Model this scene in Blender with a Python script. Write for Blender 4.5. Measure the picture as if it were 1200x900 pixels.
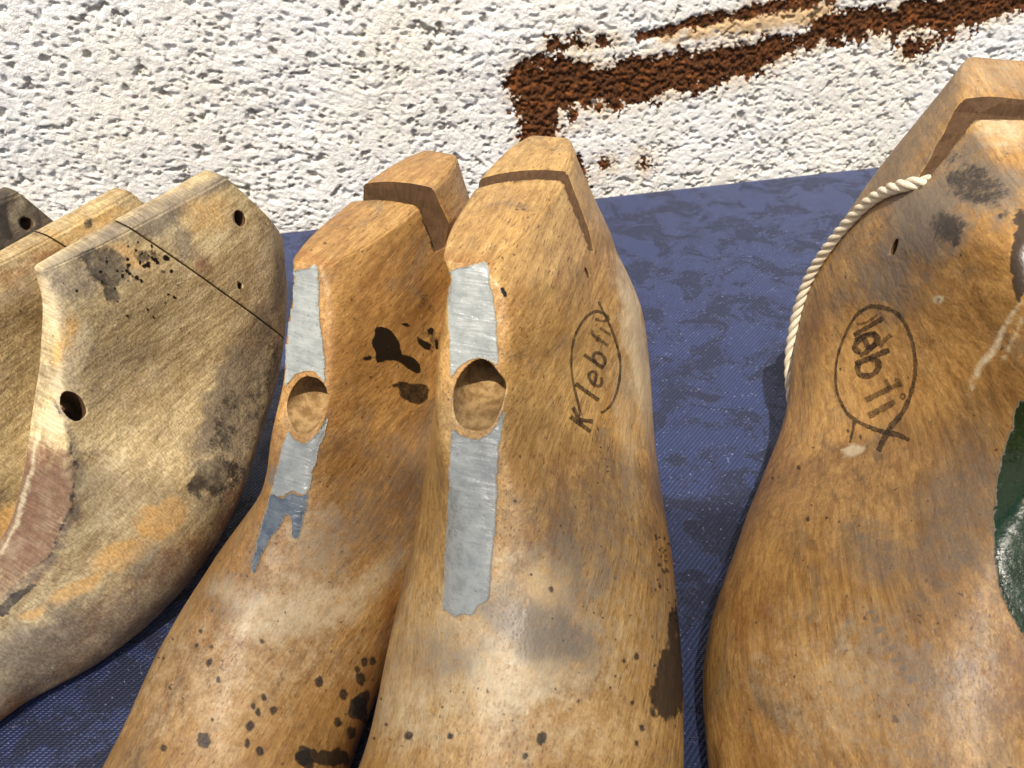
import bpy, bmesh, math, random
import numpy as np
from mathutils import Vector, Matrix
from mathutils.bvhtree import BVHTree
from mathutils.geometry import delaunay_2d_cdt

for o in list(bpy.data.objects):
    bpy.data.objects.remove(o)
scene = bpy.context.scene
COL = scene.collection
R = math.radians
CM = 0.01
random.seed(7)

# ------------------------------------------------------------------ camera
PITCH = R(41.0)
CAM_H = 0.25
FPX = 900.0                      # focal length in pixels of the 1200 x 900 photograph
cam_d = bpy.data.cameras.new("camera")
cam_d.sensor_width = 36.0
cam_d.lens = FPX / 1200.0 * 36.0
cam_d.clip_start = 0.005
cam_d.clip_end = 200.0
cam_d.dof.use_dof = True
cam_d.dof.focus_distance = 0.27
cam_d.dof.aperture_fstop = 30.0
cam = bpy.data.objects.new("camera", cam_d)
cam.location = (0, 0, CAM_H)
cam.rotation_euler = (math.pi / 2 - PITCH, 0, 0)
COL.objects.link(cam)
scene.camera = cam

# ------------------------------------------------------------------ light
SUN_EL, SUN_AZ = R(63.0), R(-16.0)     # azimuth: sun stands behind the camera, a little to the left
to_sun = Vector((math.sin(SUN_AZ) * math.cos(SUN_EL), -math.cos(SUN_AZ) * math.cos(SUN_EL), math.sin(SUN_EL)))
world = bpy.data.worlds.new("World")
scene.world = world
world.use_nodes = True
wn = world.node_tree
for n in list(wn.nodes):
    wn.nodes.remove(n)
sky = wn.nodes.new("ShaderNodeTexSky")
sky.sky_type = 'NISHITA'
sky.sun_disc = False
sky.sun_elevation = SUN_EL
sky.sun_rotation = math.atan2(to_sun.x, to_sun.y)
bg = wn.nodes.new("ShaderNodeBackground")
bg.inputs["Strength"].default_value = 0.11
sky.dust_density = 4.0
sky.ozone_density = 1.0
wo = wn.nodes.new("ShaderNodeOutputWorld")
wn.links.new(sky.outputs[0], bg.inputs[0])
wn.links.new(bg.outputs[0], wo.inputs[0])
sun_d = bpy.data.lights.new("sun", 'SUN')
sun_d.energy = 4.4
sun_d.angle = R(0.8)
sun_d.color = (1.0, 0.93, 0.82)
sun = bpy.data.objects.new("sun", sun_d)
sun.rotation_euler = to_sun.to_track_quat('Z', 'Y').to_euler()
sun.location = to_sun * 3
COL.objects.link(sun)
scene.view_settings.view_transform = 'Standard'
scene.view_settings.look = 'None'
scene.view_settings.gamma = 1.0
scene.view_settings.exposure = 0.40
scene.view_settings.use_curve_mapping = False

# ------------------------------------------------------------------ pixel geometry
CF = np.array([0, math.cos(PITCH), -math.sin(PITCH)])
CU = np.array([0, math.sin(PITCH), math.cos(PITCH)])
CC = np.array([0, 0, CAM_H])

def pix_dir(px, py):
    d = CF + np.array([1.0, 0, 0]) * (px - 600) / FPX + CU * (450 - py) / FPX
    return d / np.linalg.norm(d)

def pix_at_z(px, py, z):
    d = pix_dir(px, py)
    return CC + d * ((z - CAM_H) / d[2])

def project(P):
    Q = np.asarray(P, float) - CC
    d = Q @ CF
    d = np.where(np.abs(d) < 1e-6, 1e-6, d)
    return np.stack([600 + FPX * Q[..., 0] / d, 450 - FPX * (Q @ CU) / d], -1)

# ------------------------------------------------------------------ numpy noise
def _hash(i, j, k, seed):
    h = (i.astype(np.int64) * 374761393 + j.astype(np.int64) * 668265263 + k.astype(np.int64) * 2147483647 + seed * 974711)
    h = (h ^ (h >> 13)) * 1274126177
    h = h ^ (h >> 16)
    return (h & 0xffff).astype(np.float64) / 65535.0

def vnoise(P, seed=0):
    """value noise 0..1 on (n,3)"""
    i = np.floor(P)
    f = P - i
    f = f * f * f * (f * (f * 6 - 15) + 10)
    i = i.astype(np.int64)
    out = np.zeros(len(P))
    for a in (0, 1):
        wx = f[:, 0] if a else 1 - f[:, 0]
        for b in (0, 1):
            wy = f[:, 1] if b else 1 - f[:, 1]
            for c in (0, 1):
                wz = f[:, 2] if c else 1 - f[:, 2]
                out += wx * wy * wz * _hash(i[:, 0] + a, i[:, 1] + b, i[:, 2] + c, seed)
    return out

def fbm(P, octs=4, seed=0, gain=0.5):
    s, a, t = 0.0, 1.0, 0.0
    for o in range(octs):
        s = s + a * vnoise(P * (2.03 ** o) + 17.3 * o, seed + o)
        t += a
        a *= gain
    return s / t

def smooth(a, b, x):
    t = np.clip((x - a) / (b - a), 0, 1)
    return t * t * (3 - 2 * t)

# ------------------------------------------------------------------ material helpers
def lin(c):
    return tuple(((v / 255.0) / 12.92 if v / 255.0 <= 0.04045 else ((v / 255.0 + 0.055) / 1.055) ** 2.4) for v in c) + (1.0,)

class NT:
    def __init__(self, name):
        self.m = bpy.data.materials.new(name)
        self.m.use_nodes = True
        self.t = self.m.node_tree
        for n in list(self.t.nodes):
            self.t.nodes.remove(n)
        self.out = self.t.nodes.new("ShaderNodeOutputMaterial")
        self.b = self.t.nodes.new("ShaderNodeBsdfPrincipled")
        self.t.links.new(self.b.outputs[0], self.out.inputs[0])
        self.co = self.t.nodes.new("ShaderNodeTexCoord").outputs["Object"]

    def link(self, a, b):
        self.t.links.new(a, b)

    def set(self, sock, v):
        if hasattr(v, "is_output"):
            self.link(v, sock)
        else:
            sock.default_value = v

    def map(self, scale, rot=(0, 0, 0), src=None):
        n = self.t.nodes.new("ShaderNodeMapping")
        n.inputs["Scale"].default_value = scale
        n.inputs["Rotation"].default_value = rot
        self.link(src or self.co, n.inputs["Vector"])
        return n.outputs[0]

    def noise(self, vec, scale=1.0, detail=4.0, rough=0.55, dist=0.0):
        n = self.t.nodes.new("ShaderNodeTexNoise")
        n.inputs["Scale"].default_value = scale
        n.inputs["Detail"].default_value = detail
        n.inputs["Roughness"].default_value = rough
        n.inputs["Distortion"].default_value = dist
        self.link(vec, n.inputs["Vector"])
        return n.outputs["Fac"]

    def voro(self, vec, scale=1.0, feature='F1', rand=1.0):
        n = self.t.nodes.new("ShaderNodeTexVoronoi")
        n.feature = feature
        n.inputs["Scale"].default_value = scale
        n.inputs["Randomness"].default_value = rand
        self.link(vec, n.inputs["Vector"])
        return n.outputs["Distance"]

    def math(self, op, a, b=None, c=None, clamp=False):
        n = self.t.nodes.new("ShaderNodeMath")
        n.operation = op
        n.use_clamp = clamp
        self.set(n.inputs[0], a)
        if b is not None:
            self.set(n.inputs[1], b)
        if c is not None:
            self.set(n.inputs[2], c)
        return n.outputs[0]

    def ss(self, x, a, b):
        n = self.t.nodes.new("ShaderNodeMapRange")
        n.interpolation_type = 'SMOOTHSTEP'
        self.set(n.inputs["Value"], x)
        n.inputs["From Min"].default_value = a
        n.inputs["From Max"].default_value = b
        return n.outputs["Result"]

    def lerp(self, x, a, b, lo, hi):
        n = self.t.nodes.new("ShaderNodeMapRange")
        self.set(n.inputs["Value"], x)
        for k, v in (("From Min", a), ("From Max", b), ("To Min", lo), ("To Max", hi)):
            n.inputs[k].default_value = v
        return n.outputs["Result"]

    def mix(self, fac, a, b, mode='MIX'):
        n = self.t.nodes.new("ShaderNodeMix")
        n.data_type = 'RGBA'
        n.blend_type = mode
        self.set(n.inputs[0], fac)
        self.set(n.inputs[6], a)
        self.set(n.inputs[7], b)
        return n.outputs[2]

    def attr(self, name):
        n = self.t.nodes.new("ShaderNodeAttribute")
        n.attribute_name = name
        s = self.t.nodes.new("ShaderNodeSeparateColor")
        self.link(n.outputs["Color"], s.inputs[0])
        return s.outputs[0], s.outputs[1], s.outputs[2]

    def bump(self, h, strength, dist, normal=None):
        n = self.t.nodes.new("ShaderNodeBump")
        n.inputs["Strength"].default_value = strength
        n.inputs["Distance"].default_value = dist
        self.link(h, n.inputs["Height"])
        if normal is not None:
            self.link(normal, n.inputs["Normal"])
        return n.outputs[0]

    def done(self, color=None, rough=None, normal=None, spec=None):
        if color is not None:
            self.set(self.b.inputs["Base Color"], color)
        if rough is not None:
            self.set(self.b.inputs["Roughness"], rough)
        if normal is not None:
            self.link(normal, self.b.inputs["Normal"])
        if spec is not None:
            self.b.inputs["Specular IOR Level"].default_value = spec
        return self.m

def wood_material(name, a, b, dark, rough=0.45, seed=0.0, flecks=0.5, grain=1.0, dusty=0.0, rot=(0, 0, 0), saw=0.0, grime=0.65):
    t = NT(name)
    off = t.t.nodes.new("ShaderNodeVectorMath")
    off.operation = 'ADD'
    off.inputs[1].default_value = (seed, seed * 0.37, -seed * 0.71)
    t.link(t.co, off.inputs[0])
    co = off.outputs[0]
    big = t.noise(t.map((34, 15, 34), rot, co), 1, 5, 0.62, 0.6)
    mid = t.noise(t.map((150, 60, 150), rot, co), 1, 5, 0.65, 0.4)
    fib = t.noise(t.map((2300, 300, 2300), rot, co), 1, 4, 0.7, 0.1)
    fine = t.noise(t.map((2600, 1500, 2600), rot, co), 1, 2, 0.6)
    col = t.mix(t.ss(big, 0.33, 0.68), lin(a), lin(b))
    col = t.mix(t.math('MULTIPLY', t.ss(mid, 0.5, 0.72), 0.5), col, lin(dark))
    gr0 = t.noise(t.map((70, 40, 70), rot, co), 1, 6, 0.7, 0.8)
    col = t.mix(t.math('MULTIPLY', t.ss(gr0, 0.5, 0.7), grime), col, lin((112, 98, 80)))
    col = t.mix(1.0, col, t.mix(t.ss(fib, 0.28, 0.72), (0.80, 0.77, 0.72, 1), (1.15, 1.16, 1.16, 1)), 'MULTIPLY')
    col = t.mix(1.0, col, t.mix(fine, (0.7, 0.68, 0.64, 1), (1.28, 1.28, 1.28, 1)), 'MULTIPLY')
    streak = t.noise(t.map((620, 10, 620), rot, co), 1, 5, 0.65, 0.5)
    col = t.mix(1.0, col, t.mix(t.ss(streak, 0.3, 0.7), (0.74, 0.69, 0.62, 1), (1.2, 1.22, 1.24, 1)), 'MULTIPLY')
    clump = t.noise(t.map((300, 190, 300), rot, co), 1, 7, 0.75, 0.2)
    col = t.mix(1.0, col, t.mix(t.ss(clump, 0.3, 0.7), (0.84, 0.80, 0.74, 1), (1.13, 1.14, 1.14, 1)), 'MULTIPLY')
    # short dark pores along the grain
    fl = t.noise(t.map((1900, 260, 1900), rot, co), 1, 1, 0.5)
    flm = t.math('MULTIPLY', t.ss(fl, 0.62, 0.72), flecks)
    col = t.mix(flm, col, lin((86, 52, 26)))
    # tiny dirt specks
    sp = t.noise(t.map((420, 420, 420), rot, co), 1, 1, 0.5)
    spm = t.math('MULTIPLY', t.ss(sp, 0.73, 0.78), 0.75)
    col = t.mix(spm, col, lin((52, 38, 28)))
    # fine pale scratches
    sc = t.noise(t.map((2200, 110, 2200), (0.3, 0.2, 0.9), co), 1, 2, 0.5, 0.5)
    scm = t.math('MULTIPLY', t.ss(sc, 0.68, 0.76), 0.4)
    col = t.mix(scm, col, lin((226, 196, 150)))
    K, G, P = t.attr("stain_shade_a")
    O, Rd, Br = t.attr("stain_b")
    e1 = t.math('SUBTRACT', t.noise(co, 260, 6, 0.7), 0.5)
    e2 = t.math('SUBTRACT', t.noise(co, 1100, 4, 0.7), 0.5)
    edge = t.math('ADD', t.math('MULTIPLY', e1, 0.9), t.math('MULTIPLY', e2, 0.55))
    def m(ch, lo, hi, amt):
        # ch gates the noise so that unpainted wood stays clean
        x = t.math('ADD', ch, t.math('MULTIPLY', edge, t.ss(ch, 0.0, 0.25)))
        return t.math('MULTIPLY', t.ss(x, lo, hi), amt)
    col = t.mix(m(O, 0.08, 0.95, 0.85), col, t.mix(fib, lin((186, 136, 70)), lin((236, 194, 122))))
    col = t.mix(m(Br, 0.08, 0.95, 0.85), col, t.mix(fib, lin((96, 56, 26)), lin((150, 92, 44))))
    col = t.mix(m(Rd, 0.1, 0.9, 0.8), col, t.mix(fine, lin((92, 54, 42)), lin((136, 88, 70))))
    col = t.mix(m(P, 0.08, 0.95, 0.85), col, t.mix(fib, lin((186, 166, 128)), lin((226, 212, 178))))
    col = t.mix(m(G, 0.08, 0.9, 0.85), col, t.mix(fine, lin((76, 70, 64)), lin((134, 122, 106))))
    col = t.mix(m(K, 0.32, 0.62, 0.92), col, t.mix(fine, lin((26, 22, 20)), lin((58, 50, 44))))
    if dusty:
        du = t.noise(co, 95, 6, 0.7)
        col = t.mix(t.math('MULTIPLY', t.ss(du, 0.42, 0.72), dusty), col, lin((200, 184, 150)))
    h = t.math('ADD', t.math('MULTIPLY', fib, 0.3 * grain), t.math('MULTIPLY', mid, 0.7))
    h = t.math('ADD', h, t.math('MULTIPLY', fine, 0.18))
    h = t.math('SUBTRACT', h, t.math('MULTIPLY', flm, 0.5))
    if saw:
        sw = t.noise(t.map((90, 1500, 900), (0.7, 0, 0), co), 1, 2, 0.5, 0.3)
        h = t.math('ADD', h, t.math('MULTIPLY', sw, saw))
        col = t.mix(1.0, col, t.mix(t.ss(sw, 0.35, 0.65), (0.8, 0.77, 0.72, 1), (1.12, 1.12, 1.12, 1)), 'MULTIPLY')
    dents = t.noise(t.map((160, 90, 160), rot, co), 1, 3, 0.6)
    nrm = t.bump(h, 0.5, 0.0004, t.bump(dents, 0.5, 0.0012))
    rg = t.lerp(gr0, 0.3, 0.7, rough - 0.12, rough + 0.16)
    rg = t.math('SUBTRACT', rg, t.math('MULTIPLY', P, 0.06))
    t.b.inputs["Coat Weight"].default_value = 0.0
    return t.done(col, rg, nrm, 0.42)

def raw_cut_material():
    t = NT("raw sawn wood")
    n = t.noise(t.map((900, 900, 140)), 1, 4, 0.6)
    g = t.noise(t.co, 160, 4, 0.6)
    col = t.mix(n, lin((40, 28, 17)), lin((104, 75, 46)))
    col = t.mix(t.math('MULTIPLY', t.ss(g, 0.4, 0.7), 0.6), col, lin((70, 50, 32)))
    return t.done(col, 0.8, t.bump(n, 0.8, 0.0006), 0.25)

def bored_material():
    t = NT("bored hole wood")
    n = t.noise(t.map((300, 300, 300)), 1, 5, 0.65)
    f = t.noise(t.map((1500, 1500, 1500)), 1, 3, 0.6)
    col = t.mix(t.ss(n, 0.35, 0.65), lin((120, 92, 56)), lin((164, 134, 90)))
    col = t.mix(t.math('MULTIPLY', t.ss(f, 0.62, 0.72), 0.6), col, lin((110, 80, 46)))
    return t.done(col, 0.85, t.bump(f, 0.5, 0.0004), 0.2)

def paint_material(name, a, b, rough=0.3, ridges=1.0):
    t = NT(name)
    n = t.noise(t.map((220, 220, 220)), 1, 5, 0.6)
    brush = t.noise(t.map((70, 460, 460)), 1, 2, 0.5, 0.5)
    spk = t.noise(t.map((900, 900, 900)), 1, 2, 0.5)
    col = t.mix(t.ss(n, 0.3, 0.7), lin(a), lin(b))
    col = t.mix(t.math('MULTIPLY', t.ss(spk, 0.68, 0.74), 0.55), col, lin((84, 80, 74)))
    chip = t.noise(t.map((170, 170, 170)), 1, 6, 0.75)
    col = t.mix(t.math('MULTIPLY', t.ss(chip, 0.66, 0.7), 0.7), col, lin((166, 128, 84)))
    h = t.math('ADD', t.math('MULTIPLY', brush, ridges), t.math('MULTIPLY', n, 0.8))
    an = t.t.nodes.new("ShaderNodeAttribute")
    an.attribute_name = "rim"
    rim = an.outputs["Fac"]
    wob = t.noise(t.map((1100, 1100, 1100)), 1, 5, 0.7)
    wob2 = t.noise(t.map((240, 240, 240)), 1, 4, 0.65)
    e = t.math('ADD', rim, t.math('MULTIPLY', t.math('SUBTRACT', wob, 0.5), 1.3))
    e = t.math('ADD', e, t.math('MULTIPLY', t.math('SUBTRACT', wob2, 0.5), 1.2))
    t.link(t.ss(e, 0.12, 0.32), t.b.inputs["Alpha"])
    h = t.math('ADD', h, t.math('MULTIPLY', t.ss(e, 0.1, 0.9), 0.5))
    col = t.mix(t.ss(e, 0.7, 0.2), col, lin((150, 140, 120)))
    return t.done(col, t.lerp(n, 0.3, 0.7, rough - 0.06, rough + 0.14), t.bump(h, 0.7, 0.0008), 0.5)

def ink_material(name, a, b, alpha=0.9, rough=0.55, thin=0.45, rim=False):
    t = NT(name)
    n = t.noise(t.map((1800, 1800, 1800)), 1, 4, 0.7)
    n2 = t.noise(t.map((420, 420, 420)), 1, 4, 0.7)
    col = t.mix(n, lin(a), lin(b))
    x = t.math('ADD', t.math('MULTIPLY', n, 0.5), t.math('MULTIPLY', n2, 0.5))
    al = t.lerp(t.ss(x, 0.36, 0.58), 0, 1, alpha, alpha * thin)
    if rim:
        an = t.t.nodes.new("ShaderNodeAttribute")
        an.attribute_name = "rim"
        e = t.math('ADD', an.outputs["Fac"], t.math('MULTIPLY', t.math('SUBTRACT', x, 0.5), 1.6))
        al = t.math('MULTIPLY', al, t.ss(e, 0.02, rim))
    t.link(al, t.b.inputs["Alpha"])
    return t.done(col, rough, None, 0.35)

# ------------------------------------------------------------------ object helpers
def mesh_obj(name, verts, faces, mat=None, parent=None, smooth_=True):
    me = bpy.data.meshes.new(name)
    me.from_pydata([tuple(v) for v in verts], [], [tuple(f) for f in faces])
    me.validate()
    if mat:
        me.materials.append(mat)
    if smooth_:
        me.polygons.foreach_set("use_smooth", np.ones(len(me.polygons), bool))
    me.update()
    o = bpy.data.objects.new(name, me)
    COL.objects.link(o)
    if parent:
        o.parent = parent
    return o

def grid_mesh(name, P, mat, parent=None):
    """P (n,m,3)"""
    n, m = P.shape[:2]
    idx = np.arange(n * m).reshape(n, m)
    q = np.stack([idx[:-1, :-1], idx[:-1, 1:], idx[1:, 1:], idx[1:, :-1]], -1).reshape(-1, 4)
    me = bpy.data.meshes.new(name)
    me.vertices.add(n * m)
    me.vertices.foreach_set("co", P.reshape(-1))
    me.loops.add(len(q) * 4)
    me.loops.foreach_set("vertex_index", q.reshape(-1).astype(np.int32))
    me.polygons.add(len(q))
    me.polygons.foreach_set("loop_start", (np.arange(len(q)) * 4).astype(np.int32))
    me.polygons.foreach_set("use_smooth", np.ones(len(q), bool))
    me.update(calc_edges=True)
    me.materials.append(mat)
    o = bpy.data.objects.new(name, me)
    COL.objects.link(o)
    if parent:
        o.parent = parent
    return o

def structure(o):
    o["kind"] = "structure"
    return o

def tag(o, label, cat, group=None):
    o["label"] = label
    o["category"] = cat
    if group:
        o["group"] = group
    return o

def color_attr(me, name, arr):
    a = me.color_attributes.new(name, 'FLOAT_COLOR', 'POINT')
    buf = np.ones((len(me.vertices), 4), np.float32)
    buf[:, :3] = arr
    a.data.foreach_set("color", buf.reshape(-1))

def verts_np(me):
    v = np.zeros(len(me.vertices) * 3)
    me.vertices.foreach_get("co", v)
    return v.reshape(-1, 3)

# ================================================================== setting
# table far edge: line through these two points; the wall runs along it
E0 = pix_at_z(340, 270, 0.0)
E1 = pix_at_z(1030, 194, 0.0)
ed = (E1 - E0) / np.linalg.norm(E1 - E0)
en = np.array([-ed[1], ed[0], 0.0])            # away from the camera
WALL_GAP = 0.006

# ---- ground far below the table
def ground_material():
    t = NT("grey paving")
    n = t.noise(t.map((6, 6, 6)), 1, 6, 0.6)
    return t.done(t.mix(n, lin((120, 112, 102)), lin((160, 152, 140))), 0.9)
g = 30.0
ground = structure(mesh_obj("ground", [(-g, -g, -0.75), (g, -g, -0.75), (g, g, -0.75), (-g, g, -0.75)], [(0, 1, 2, 3)], ground_material()))

# ---- stucco wall, real relief
def axis(lo, a, b, hi, step, coarse):
    l = np.arange(lo, a, coarse)
    c = np.arange(a, b, step)
    r = np.arange(b, hi + coarse, coarse)
    return np.concatenate([l, c, r])

def seg_dist(Q, pts, hw):
    """signed distance (px) to a polyline with per-point half widths, negative inside"""
    best = np.full(len(Q), 1e9)
    pts = np.asarray(pts, float)
    hw = np.asarray(hw, float)
    for a, b, ha, hb in zip(pts[:-1], pts[1:], hw[:-1], hw[1:]):
        d = b - a
        t = np.clip(((Q - a) @ d) / (d @ d), 0, 1)
        dist = np.linalg.norm(Q - a - t[:, None] * d, axis=1) - (ha + (hb - ha) * t)
        best = np.minimum(best, dist)
    return best

def build_wall():
    A = axis(-0.9, -0.46, 0.46, 1.0, 0.0009, 0.03)
    B = axis(-0.75, -0.01, 0.17, 0.55, 0.0008, 0.03)
    aa, bb = np.meshgrid(A, B)
    org = E0 * 0.5 + E1 * 0.5 + en * (WALL_GAP + 0.004)
    base = org + aa[..., None] * ed + bb[..., None] * np.array([0, 0, 1.0])
    P2 = np.stack([aa.ravel(), bb.ravel(), np.zeros(aa.size)], 1)
    shear = P2.copy()
    shear[:, 1] += 0.35 * P2[:, 0]
    warp = np.stack([fbm(P2 * 90 + 5, 3, 31), fbm(P2 * 90 + 9, 3, 32), np.zeros(aa.size)], 1) - 0.5
    W2 = P2 + warp * 0.006
    h = 0.004 * (fbm(P2 * np.array([14, 20, 1]), 3, 1) - 0.5)
    b1 = 1 - np.abs(2 * fbm(W2 * np.array([210, 230, 1]), 2, 3) - 1)
    b2 = vnoise((P2 + warp * 0.002) * 520, 5)
    b3 = vnoise((P2 + warp * 0.002) * 900, 7)
    region = 0.22 + 0.7 * fbm(P2 * 22 + 3, 3, 9)
    h += region * (0.0008 * (b1 - 0.6) + 0.0009 * (b2 - 0.5) + 0.0009 * (b3 - 0.5))
    str_ = fbm((shear + warp * 0.003) * np.array([160, 520, 1]), 3, 8)
    h += 0.0010 * (str_ - 0.5) * smooth(0.45, 0.6, fbm(P2 * 9 + 11, 2, 15))
    # scattered pits, ragged and crescent-like
    pit = fbm(W2 * np.array([150, 215, 1]) + 40, 4, 11, 0.62)
    h -= 0.0030 * smooth(0.665, 0.74, pit)
    pit2 = fbm(W2 * np.array([300, 420, 1]) + 80, 2, 13)
    h -= 0.0016 * smooth(0.66, 0.78, pit2)
    px = project(base.reshape(-1, 3))
    nz = (fbm(P2 * 130, 4, 21, 0.62) - 0.5)
    nzf = (fbm(P2 * 420, 3, 23, 0.6) - 0.5)
    nzx = (fbm(P2 * 900, 2, 25, 0.6) - 0.5)
    jag = nz * 52 + nzf * 34 + nzx * 22
    main = seg_dist(px, [(622, 100), (660, 98), (705, 102), (760, 92), (830, 80), (900, 62), (938, 52)], [29, 33, 25, 26, 25, 18, 9])
    main = np.minimum(main, seg_dist(px, [(938, 50), (985, 32), (1060, 22), (1130, 12), (1230, -12)], [10, 16, 19, 21, 16]))
    main = np.minimum(main, seg_dist(px, [(624, 100), (632, 140), (636, 178)], [26, 25, 24]))
    main = np.minimum(main, seg_dist(px, [(1066, 58), (1090, 48), (1120, 34)], [12, 8, 5]))
    main = np.minimum(main, seg_dist(px, [(674, 190), (682, 210)], [6, 8]))
    main = np.minimum(main, seg_dist(px, [(640, 55), (690, 50), (720, 48)], [4, 7, 2]))
    main = np.minimum(main, seg_dist(px, [(690, 128), (722, 124)], [5, 7]))
    for c, r_ in (((710, 193), 8), ((754, 191), 7), ((672, 142), 5)):
        main = np.minimum(main, seg_dist(px, [c, (c[0] + 1, c[1])], [r_, r_]))
    rust = smooth(5, -5, main + jag * 0.62)
    thin = seg_dist(px, [(752, 42), (800, 30), (850, 19), (905, 9), (970, -2)], [5, 6, 5, 6, 7])
    rust = np.maximum(rust, 0.8 * smooth(4, -4, thin + jag * 0.35))
    halo = smooth(26, -8, main + jag * 0.5)
    yel = seg_dist(px, [(780, 42), (860, 26), (960, 12)], [8, 14, 16])
    yellow = np.maximum(0.55 * halo * smooth(0.4, 0.62, nz + 0.5), 0.8 * smooth(12, -8, yel + jag * 0.5))
    # rusted part: paint has flaked away, granular iron-stained render beneath
    h = h * (1 - 0.55 * rust) - 0.0012 * rust + rust * 0.0030 * (vnoise(P2 * 620, 41) - 0.5)
    Pw = base.reshape(-1, 3) - en * h[:, None]
    P3 = Pw.reshape(base.shape)
    t = NT("white stucco")
    rr, yy, dd = t.attr("rust")
    n1 = t.noise(t.co, 9, 4, 0.6)
    n2 = t.noise(t.co, 700, 4, 0.65)
    n3 = t.noise(t.co, 150, 5, 0.65)
    col = t.mix(t.ss(n1, 0.35, 0.65), lin((243, 241, 236)), lin((241, 235, 221)))
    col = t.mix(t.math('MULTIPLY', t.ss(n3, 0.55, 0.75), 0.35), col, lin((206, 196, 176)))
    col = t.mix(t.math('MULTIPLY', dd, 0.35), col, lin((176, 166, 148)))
    col = t.mix(yy, col, t.mix(n3, lin((188, 136, 62)), lin((214, 178, 112))))
    rc = t.mix(t.ss(n2, 0.3, 0.7), lin((50, 29, 16)), lin((108, 66, 34)))
    rc = t.mix(t.math('MULTIPLY', t.ss(n3, 0.5, 0.66), 0.75), rc, lin((140, 82, 40)))
    rc = t.mix(t.math('MULTIPLY', t.ss(t.noise(t.co, 420, 5, 0.7), 0.58, 0.68), 0.8), rc, lin((36, 20, 12)))
    rc = t.mix(t.math('MULTIPLY', t.ss(t.noise(t.co, 900, 3, 0.7), 0.66, 0.72), 0.5), rc, lin((196, 160, 112)))
    col = t.mix(t.ss(rr, 0.35, 0.6), col, rc)
    nrm = t.bump(t.math('ADD', n2, t.math('MULTIPLY', t.noise(t.co, 1300, 4, 0.65), 1.0)), 0.85, 0.0012)
    mat = t.done(col, 0.92, nrm, 0.2)
    # lighter mesh order: row, column
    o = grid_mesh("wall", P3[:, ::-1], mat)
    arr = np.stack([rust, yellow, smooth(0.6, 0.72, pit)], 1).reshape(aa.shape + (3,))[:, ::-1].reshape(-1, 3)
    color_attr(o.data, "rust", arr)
    return structure(o)
wall = build_wall()

# ---- unseen sheet added behind the camera to shade the near half of the table
def build_added_shade():
    t = NT("added shade sheet")
    n = t.noise(t.map((700, 700, 700)), 1, 2, 0.5)
    cc = t.mix(n, lin((206, 194, 164)), lin((226, 216, 190)))
    mat = t.done(cc, 0.9)
    tr = t.t.nodes.new("ShaderNodeBsdfTranslucent")
    t.link(cc, tr.inputs["Color"])
    mx = t.t.nodes.new("ShaderNodeMixShader")
    mx.inputs[0].default_value = 0.5
    t.link(t.b.outputs[0], mx.inputs[1])
    t.link(tr.outputs[0], mx.inputs[2])
    # added sheet lets part of the sun straight through to soften its shade
    tp = t.t.nodes.new("ShaderNodeBsdfTransparent")
    m2 = t.t.nodes.new("ShaderNodeMixShader")
    m2.inputs[0].default_value = 0.36
    t.link(mx.outputs[0], m2.inputs[1])
    t.link(tp.outputs[0], m2.inputs[2])
    t.link(m2.outputs[0], t.out.inputs[0])
    H = 0.85
    ye = 0.212 - H / math.tan(SUN_EL) * math.cos(SUN_AZ)
    u = np.linspace(-0.6, 0.6, 60)
    v = np.linspace(0, 1.0, 16)
    uu, vv = np.meshgrid(u, v)
    z = H + 0.12 * vv - 0.02 * np.cos(uu * 9) * vv
    yy = ye - vv * 0.42 + 0.006 * np.sin(uu * 5.0)
    top = np.stack([uu, yy, z], -1)
    return structure(grid_mesh("added_shade", top, mat))
added_shade = build_added_shade()

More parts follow.
